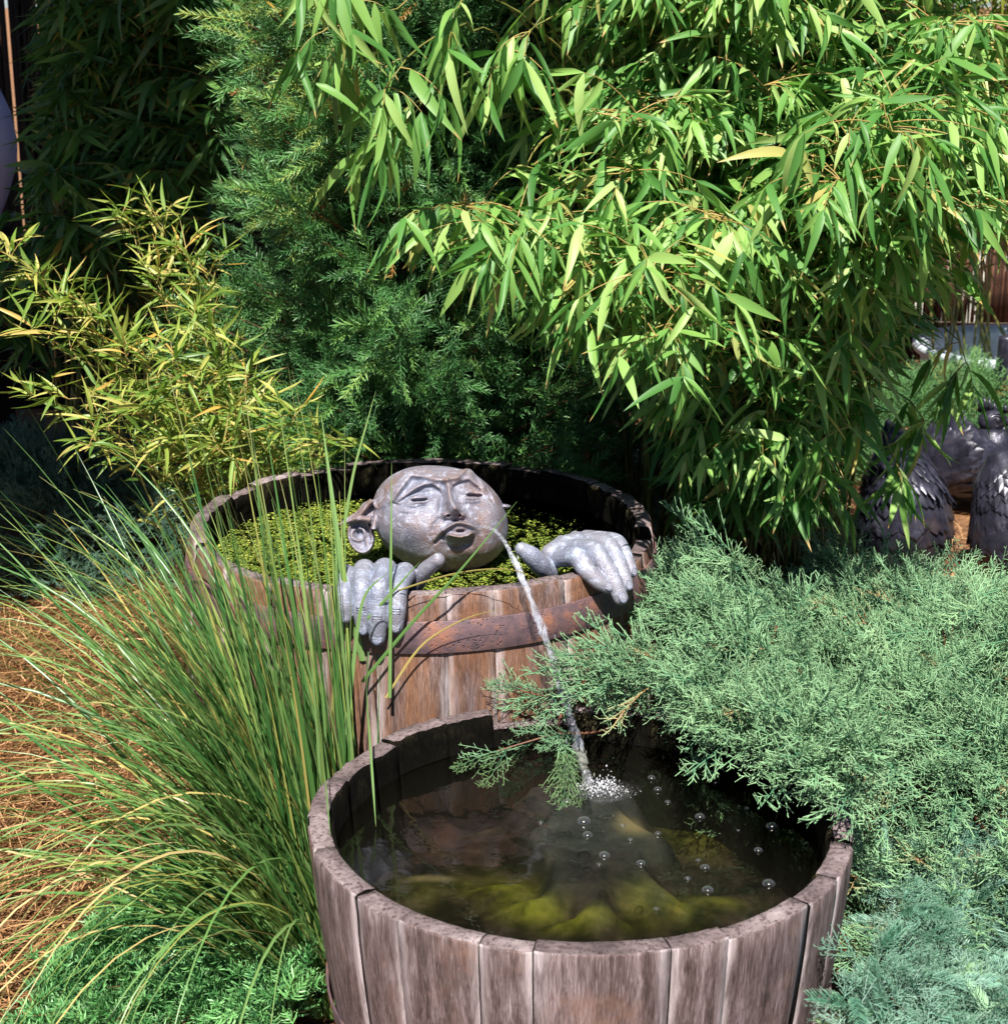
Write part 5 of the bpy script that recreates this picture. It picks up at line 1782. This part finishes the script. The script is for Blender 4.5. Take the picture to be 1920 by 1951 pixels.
# green mat juniper at the lower left
NG = 7200
x = rng.uniform(-0.82, -0.10, NG); y = rng.uniform(1.95, 2.85, NG)
lim = np.interp(y, [1.95, 2.2, 2.32, 2.45, 2.7, 2.85], [-0.68, -0.64, -0.56, -0.49, -0.47, -0.44])
ins = (x > lim + 0.03 * np.sin(25 * y)) & (np.hypot(x - fs['c'][0], y - fs['c'][1]) > 0.335)
x, y = x[ins], y[ins]
z = 0.095 + 0.025 * np.sin(14 * x + 9 * y) + 0.02 * np.sin(27 * x - 21 * y) - rng.rand(len(x)) ** 1.5 * 0.07
z *= np.clip((x - np.interp(y, [1.95, 2.2, 2.32, 2.45, 2.7, 2.85], [-0.68, -0.64, -0.56, -0.49, -0.47, -0.44])) / 0.05, 0.3, 1)
pos = np.stack([x, y, z], 1)
pos = pos[tub_mask(pos, 0.02, 0.0)]
ax = rng.normal(0, 0.55, pos.shape) + [-0.15, -0.15, 0.75]
nr = rng.normal(0, 1, pos.shape)
front = pos[:, 1] < 2.40 + 0.06 * np.sin(12 * pos[:, 0])
gj = tag(empty("juniper", (-0.40, 2.18, 0)), "low bright green juniper mat with short needles in the lower left corner", "juniper")
p = pos[front]
cover(gj, "foliage", p, ax[front], nr[front], rng.uniform(0.8, 1.25, len(p)), TUFT, M_GREENJ, rng, rng.rand(len(p)))
stems_under(gj, (-0.40, 2.18), p, rng, 60, 0.0016, 0.01)
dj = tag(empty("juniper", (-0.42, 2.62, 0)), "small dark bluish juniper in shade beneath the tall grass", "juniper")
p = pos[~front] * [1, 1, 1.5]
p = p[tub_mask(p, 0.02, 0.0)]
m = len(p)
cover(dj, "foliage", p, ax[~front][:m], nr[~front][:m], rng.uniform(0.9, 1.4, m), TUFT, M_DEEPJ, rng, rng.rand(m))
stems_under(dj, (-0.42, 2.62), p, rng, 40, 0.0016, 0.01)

# low dark shrub at the far left and the green one behind the birds
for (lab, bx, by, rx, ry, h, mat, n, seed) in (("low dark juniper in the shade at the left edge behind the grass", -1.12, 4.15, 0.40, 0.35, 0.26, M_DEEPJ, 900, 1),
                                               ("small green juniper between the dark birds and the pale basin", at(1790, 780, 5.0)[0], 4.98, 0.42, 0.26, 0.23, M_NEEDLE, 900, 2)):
    rg = np.random.RandomState(seed)
    a = rg.rand(n) * 6.283; q = np.sqrt(rg.rand(n))
    x, y = bx + rx * q * np.cos(a), by + ry * q * np.sin(a)
    z = h * np.sqrt(np.clip(1 - q ** 2, 0.05, 1)) * (1 + 0.12 * np.sin(20 * x + 11 * y)) - rg.rand(n) ** 2 * 0.12
    pos = np.stack([x, y, np.maximum(z, 0.03)], 1)
    s_ = tag(empty("juniper", (bx, by, 0)), lab, "juniper")
    ax = np.stack([np.cos(a) * q, np.sin(a) * q, np.full(n, 0.5)], 1) + rg.normal(0, 0.4, (n, 3))
    cover(s_, "foliage", pos, ax, rg.normal(0, 0.5, (n, 3)) + [0, 0, 1], rg.uniform(0.7, 1.1, n), TH, mat, rg, rg.rand(n))
    stems_under(s_, (bx, by), pos, rg, 40, 0.003)


# an added dark evergreen stands in for the black shade in the gap behind
rg = np.random.RandomState(77)
ev = tag(empty("conifer_shrub", (0.22, 4.45, 0)), "added evergreen, coloured nearly black for the shade between the feathery shrub and the bright bamboo canes", "shrub")
m = 2600
a = rg.rand(m) * 6.283; z = rg.uniform(0.03, 1.35, m)
r = 0.36 * (1 - 0.25 * z) * (1 + 0.15 * np.sin(5 * a + 6 * z)) * rg.uniform(0.6, 1.0, m)
pos = np.stack([0.22 + r * np.cos(a), 4.45 + r * np.sin(a), z], 1)
ax = np.stack([np.cos(a), np.sin(a), np.full(m, 0.3)], 1) + rg.normal(0, 0.4, (m, 3))
cover(ev, "foliage", pos, ax, rg.normal(0, 0.6, (m, 3)) + [0, 0, 1], rg.uniform(0.9, 1.3, m), [needle_spray(rg) for _ in range(3)], M_DEEPJ, rg, rg.rand(m) * 0.5)
mb = MB()
for i in rg.choice(m, 120, replace=False):
    mb.tube(bez(np.array([0.22, 4.45, 0.0]), np.array([0.22, 4.45, pos[i, 2] * 0.8]), pos[i], 9), np.linspace(0.006, 0.001, 9), 5, cap=False)
mb.build("branches", M_BARK, ev)


# ------------------------------------------------------------------ the tall ornamental grass
M_GRASS = leaf_mat("ornamental_grass_blade", [(0.0, (0.032, 0.110, 0.028)), (0.40, (0.090, 0.205, 0.050)), (0.68, (0.185, 0.305, 0.105)), (0.86, (0.22, 0.29, 0.07)), (0.93, (0.42, 0.34, 0.11)), (1.0, (0.60, 0.47, 0.25))],
                   (0.78, 1.0, (0.38, 0.33, 0.13)), rough=0.34, transl=0.28, spec=0.5)


def blades(rng, bases, dirs, lens, widths, bend, tint, nseg=16):
    """arching blades: rise along dirs, then bow over under their own weight"""
    n = len(bases)
    t = np.linspace(0, 1, nseg + 1)
    d0 = norm(dirs)
    P = np.zeros((n, nseg + 1, 3)); P[:, 0] = bases
    d = d0.copy()
    for i in range(nseg):
        ti = (i + 0.5) / nseg
        d = norm(d + np.array([0, 0, -1.0]) * (bend[:, None] * (0.25 + 1.9 * ti) / nseg))
        P[:, i + 1] = P[:, i] + d * (lens / nseg)[:, None]
    P[:, :, 2] = np.maximum(P[:, :, 2], 0.012)
    # tips that meet a tub rest on it instead of passing through
    T = norm(np.gradient(P, axis=1))
    s = norm(np.cross(T, np.array([0, 0, 1.0])))
    tw = rng.uniform(-0.9, 0.9, n)[:, None, None]
    nn = np.cross(s, T)
    s = s * np.cos(tw) + nn * np.sin(tw); nn = np.cross(s, T)
    w = (widths[:, None] * np.clip(1.04 - t[None] ** 2.2, 0.05, 1) * np.clip(0.55 + 2.5 * t[None], 0, 1))[:, :, None]
    V = np.stack([P - s * w + nn * w * 0.35, P, P + s * w + nn * w * 0.35], 2).reshape(n, -1, 3)
    TF = []
    for i in range(nseg):
        for j in range(2):
            a = i * 3 + j
            TF.append((a, a + 1, a + 4, a + 3))
    TF = np.array(TF)
    F = (TF[None] + (np.arange(n) * (nseg + 1) * 3)[:, None, None]).reshape(-1, 4)
    return V, F, P, np.repeat(tint, (nseg + 1) * 3), np.tile(np.repeat(t, 3), n)


rng = np.random.RandomState(55)
gb = np.array([-0.245, 2.135, 0.0])
N = 1650
A_ = rng.rand(N) < 0.91
a = rng.uniform(0, 2 * math.pi, N); q = 0.075 * np.sqrt(rng.rand(N))
bases = gb + np.stack([q * np.cos(a), q * np.sin(a) * 0.8, np.zeros(N)], 1)
az = np.where(A_, rng.normal(math.radians(163), math.radians(38), N), rng.normal(math.radians(212), math.radians(30), N))       # mostly out to the left
el = np.radians(np.where(A_, 88 - 36 * rng.rand(N) ** 1.3, rng.uniform(56, 74, N)))
dirs = np.stack([np.cos(az) * np.cos(el), np.sin(az) * np.cos(el), np.sin(el)], 1) + np.stack([(bases[:, 0] - gb[0]) * 1.5, (bases[:, 1] - gb[1]) * 1.5, np.zeros(N)], 1)
lens = np.where(A_, rng.uniform(0.42, 0.95, N), rng.uniform(0.60, 0.98, N))
bend = np.where(A_, rng.uniform(0.25, 1.65, N), rng.uniform(1.5, 2.7, N))
wid = rng.uniform(0.0015, 0.0044, N)
tint = rng.rand(N); tint = np.where(A_, tint * 0.94, 0.35 + 0.65 * tint); wid = np.where(A_, wid, wid * 0.62)
V, F, P, tn, al = blades(rng, bases, dirs, lens, wid, bend, tint)
ok = np.ones(N, bool)
for s in (fs, bs):
    r = np.hypot(P[:, :, 0] - s['c'][0], P[:, :, 1] - s['c'][1])
    ok &= ~((r < s['R'] + 0.012) & (P[:, :, 2] < s['z'] + 0.004)).any(1)
# few blades may cross in front of the bronze
pxs = 960 + F_PX * P[:, :, 0] / np.maximum(P[:, :, 1] * CP + (CAM_H - P[:, :, 2]) * SP, 0.3)
pys = 975.5 + F_PX * ((CAM_H - P[:, :, 2]) * CP - P[:, :, 1] * SP) / np.maximum(P[:, :, 1] * CP + (CAM_H - P[:, :, 2]) * SP, 0.3)
cross = ((pxs > 672) & (pys < 1400)).any(1)
ok &= ~cross | (rng.rand(N) < 0.035)
low = ((pys > 1470 + 0.36 * np.clip(pxs, -200, 620)) & (pxs < 500)).any(1) & A_
ok &= ~low | (rng.rand(N) < 0.16)
high = ((pys < 900)).any(1)
ok &= ~high | (rng.rand(N) < 0.25)
sel = np.where(ok)[0]
hero = [([(700, 1240, 2.17), (696, 1330, 2.07), (708, 1470, 1.975), (716, 1575, 1.945)], 0.0032, 0.62), ([(598, 1300, 2.08), (610, 1400, 1.965), (620, 1500, 1.885), (630, 1600, 1.84)], 0.0026, 0.5),
        ([(742, 1330, 2.19), (744, 1100, 2.20), (746, 880, 2.22)], 0.0024, 0.6), ([(690, 1300, 2.2), (790, 1180, 2.2), (880, 1085, 2.2), (985, 955, 2.22)], 0.0024, 0.45),
        ([(735, 1330, 2.20), (800, 1225, 2.2), (890, 1175, 2.2), (965, 1158, 2.21)], 0.0016, 0.93), ([(760, 1125, 2.2), (860, 1092, 2.21), (950, 1082, 2.21), (1000, 1090, 2.21), (1045, 1118, 2.21)], 0.0015, 0.92),
        ([(640, 1100, 2.24), (672, 900, 2.25), (716, 745, 2.26)], 0.0022, 0.7), ([(690, 1260, 2.22), (652, 1100, 2.22), (632, 950, 2.24), (612, 790, 2.28)], 0.0050, 0.66),
        ([(700, 1180, 2.2), (755, 1120, 2.2), (800, 1070, 2.2)], 0.0022, 0.55), ([(660, 1400, 2.14), (675, 1240, 2.15), (690, 1130, 2.15), (740, 1090, 2.15)], 0.0028, 0.6)]
hv, ht = [], []
for pts, w, tn_ in hero:
    Pp = np.array([at(*q) for q in pts])
    t_ = np.linspace(0, len(Pp) - 1, 17); k_ = np.arange(len(Pp))
    Q = np.stack([np.interp(t_, k_, Pp[:, i]) for i in range(3)], 1)
    for _ in range(4): Q[1:-1] = 0.25 * Q[:-2] + 0.5 * Q[1:-1] + 0.25 * Q[2:]
    T = norm(np.gradient(Q, axis=0)); s_ = norm(np.cross(T, np.array([0.25, 1.0, 0.35]))); n_ = np.cross(s_, T)
    tt = np.linspace(0, 1, 17)[:, None]
    ww = w * np.clip(1.04 - tt ** 2.2, 0.05, 1)
    hv.append(np.stack([Q - s_ * ww + n_ * ww * 0.35, Q, Q + s_ * ww + n_ * ww * 0.35], 1).reshape(-1, 3)); ht.append(tn_)
V = np.concatenate([V[sel], np.array(hv)]); tint = np.concatenate([tint[sel], ht]); sel = np.arange(len(V))
kv = V.reshape(-1, 3)
TFn = F.reshape(N, -1, 4)[0]
Fk = (TFn[None] + (np.arange(len(sel)) * V.shape[1])[:, None, None]).reshape(-1, 4)
grass = mesh_obj("ornamental_grass", kv, Fk, M_GRASS, None, dict(tint=np.repeat(tint, V.shape[1]), along=(np.repeat(np.linspace(0, 1, 17), 3)[None] * rng.uniform(0.55, 1.0, (len(sel), 1))).ravel()))
tag(grass, "big fountain of green and straw coloured grass blades arching left between the two tubs", "grass clump")
recentre(grass)
print("blades", len(sel))

# ------------------------------------------------------------------ pine straw
rng = np.random.RandomState(61)
N = 26000
x = np.where(rng.rand(N) < 0.9, rng.uniform(-1.25, -0.30, N), rng.uniform(0.7, 1.7, N)); y = np.where(x < 0, rng.uniform(1.9, 4.2, N), rng.uniform(3.3, 5.2, N))
yaw = rng.normal(0.5, 0.9, N)
axis = np.stack([np.cos(yaw), np.sin(yaw), rng.normal(0, 0.12, N)], 1)
pos = np.stack([x, y, 0.003 + rng.rand(N) ** 2 * 0.020], 1)
keep = np.ones(N, bool)
for s in (fs, bs): keep &= np.hypot(x - s['c'][0], y - s['c'][1]) > s['R'] + 0.06
pos, axis = pos[keep], axis[keep]; N = len(pos)
tv = np.array([[-1, 0, 0], [1, 0, 0.3], [1, 0.35, 1.2], [-1, 0.35, 1.0], [0.9, 0.7, 1.0], [-0.9, 0.7, 0.9], [0.3, 1, 0], [-0.3, 1, 0]], float)
tf = np.array([[0, 1, 2, 3], [3, 2, 4, 5], [5, 4, 6, 7]])
sc = np.stack([rng.uniform(0.0007, 0.0014, N), rng.uniform(0.04, 0.12, N), rng.uniform(0.001, 0.012, N)], 1)
V, F = replicate(tv, tf, frames(pos, axis, np.tile([[0, 0, 1.0]], (N, 1)) + rng.normal(0, 0.3, (N, 3)), sc))
M_STRAW = leaf_mat("pine_straw", [(0.0, (0.10, 0.04, 0.015)), (0.5, (0.30, 0.15, 0.06)), (1.0, (0.52, 0.32, 0.16))], None, rough=0.6, transl=0.1)
o = mesh_obj("pine_straw", V, F, M_STRAW, attrs=dict(tint=np.repeat(rng.rand(N), 8)))
tag(o, "loose reddish tan pine straw mulch covering the ground", "mulch", kind="stuff")

# ------------------------------------------------------------------ purple flowers beyond the bamboo
rng = np.random.RandomState(71)
M_PURP = leaf_mat("purple_petal", [(0.0, (0.10, 0.05, 0.30)), (1.0, (0.26, 0.15, 0.55))], None, transl=0.3, trans_boost=(1.1, 1.0, 1.2))
fpos = at(1520, 60, 5.9)
fl_ = tag(empty("flowering_plant", (fpos[0], 5.9, 0)), "upright spikes of purple flowers glimpsed through the top of the bamboo", "flowers")
st = MB(); pp, pa = [], []
for i in range(6):
    xx = fpos[0] + rng.uniform(-0.07, 0.07); yy = 5.9 + rng.uniform(-0.08, 0.08); hh = 1.25 + rng.uniform(-0.1, 0.2)
    st.tube([(xx, yy, 0), (xx + 0.01, yy, 0.6), (xx, yy, hh)], [0.005, 0.004, 0.002], 6)
    for k in range(60):
        z_ = hh - 0.42 * rng.rand(); an = rng.rand() * 6.28
        pp.append([xx, yy, z_]); pa.append([math.cos(an), math.sin(an), 0.35])
st.build("stems", M_CULM, fl_)
pp, pa = np.array(pp), np.array(pa)
tv, tf, ta = leaf_template(0.45, 0.2, 0.2, 4)
V, F = replicate(tv, tf, frames(pp, pa, rng.normal(0, 1, pp.shape), rng.uniform(0.02, 0.034, len(pp))))
mesh_obj("petals", V, F, M_PURP, fl_, dict(tint=np.repeat(rng.rand(len(pp)), len(tv)), along=np.tile(ta, len(pp))))

# ------------------------------------------------------------------ added leafy tree, unseen overhead on the left, to throw the shade there
def broad_tree(root, trunk, limbs, blobs, rng, n, size, mat):
    tb = MB()
    tb.tube(trunk, np.linspace(0.11, 0.05, len(trunk)), 10)
    for P in limbs: tb.tube(bez(*[np.array(p, float) for p in P], 14), np.linspace(0.045, 0.008, 14), 7)
    tb.build("trunk", M_BARK, root)
    pos = []
    for (c_, R_) in blobs:
        m = int(n * R_[0] * R_[1] / sum(b[1][0] * b[1][1] for b in blobs))
        d = norm(rng.normal(0, 1, (m, 3))) * (rng.rand(m, 1) ** 0.4)
        pos.append(np.array(c_) + d * np.array(R_))
    pos = np.concatenate(pos)
    V, F = replicate(*leaf_template(0.30, 0.15, 0.25, 4)[:2], frames(pos, rng.normal(0, 1, pos.shape) + [0, 0, -0.3], rng.normal(0, 0.5, pos.shape) + [0, 0, 1], rng.uniform(size[0], size[1], len(pos))))
    mesh_obj("crown", V, F, mat, root, dict(tint=np.repeat(rng.rand(len(pos)), 15), along=np.tile(np.repeat(np.linspace(0, 1, 5), 3), len(pos))))


rng = np.random.RandomState(81)
tree = tag(empty("added_shade_tree", (-2.6, 4.6, 0)), "added unseen tree placed so its crown shades the dark bamboo at the upper left", "tree")
broad_tree(tree, [(-2.6, 4.6, 0), (-2.58, 4.5, 1.0), (-2.5, 4.3, 2.0), (-2.3, 4.0, 3.0)],
           [((-2.5, 4.3, 2.0), (-1.9, 3.4, 2.7), (-1.1, 2.4, 2.9)), ((-2.4, 4.1, 2.6), (-1.6, 3.8, 3.3), (-0.9, 3.4, 3.4)), ((-2.5, 4.2, 2.4), (-2.6, 3.0, 3.0), (-2.3, 2.0, 3.0))],
           [((-1.45, 2.65, 2.95), (0.75, 0.62, 0.35)), ((-1.25, 3.6, 3.3), (0.75, 0.75, 0.4)), ((-2.5, 2.6, 3.0), (0.8, 0.9, 0.4)), ((-2.2, 3.7, 3.4), (0.9, 0.9, 0.45)), ((-2.3, 5.0, 3.5), (1.1, 0.8, 0.45)), ((-1.0, 4.6, 3.6), (0.9, 0.7, 0.4)), ((-1.75, 2.15, 2.75), (0.55, 0.35, 0.3)), ((-0.2, 4.3, 3.4), (0.7, 0.6, 0.4))],
           rng, 42000, (0.08, 0.14), M_DARKB)
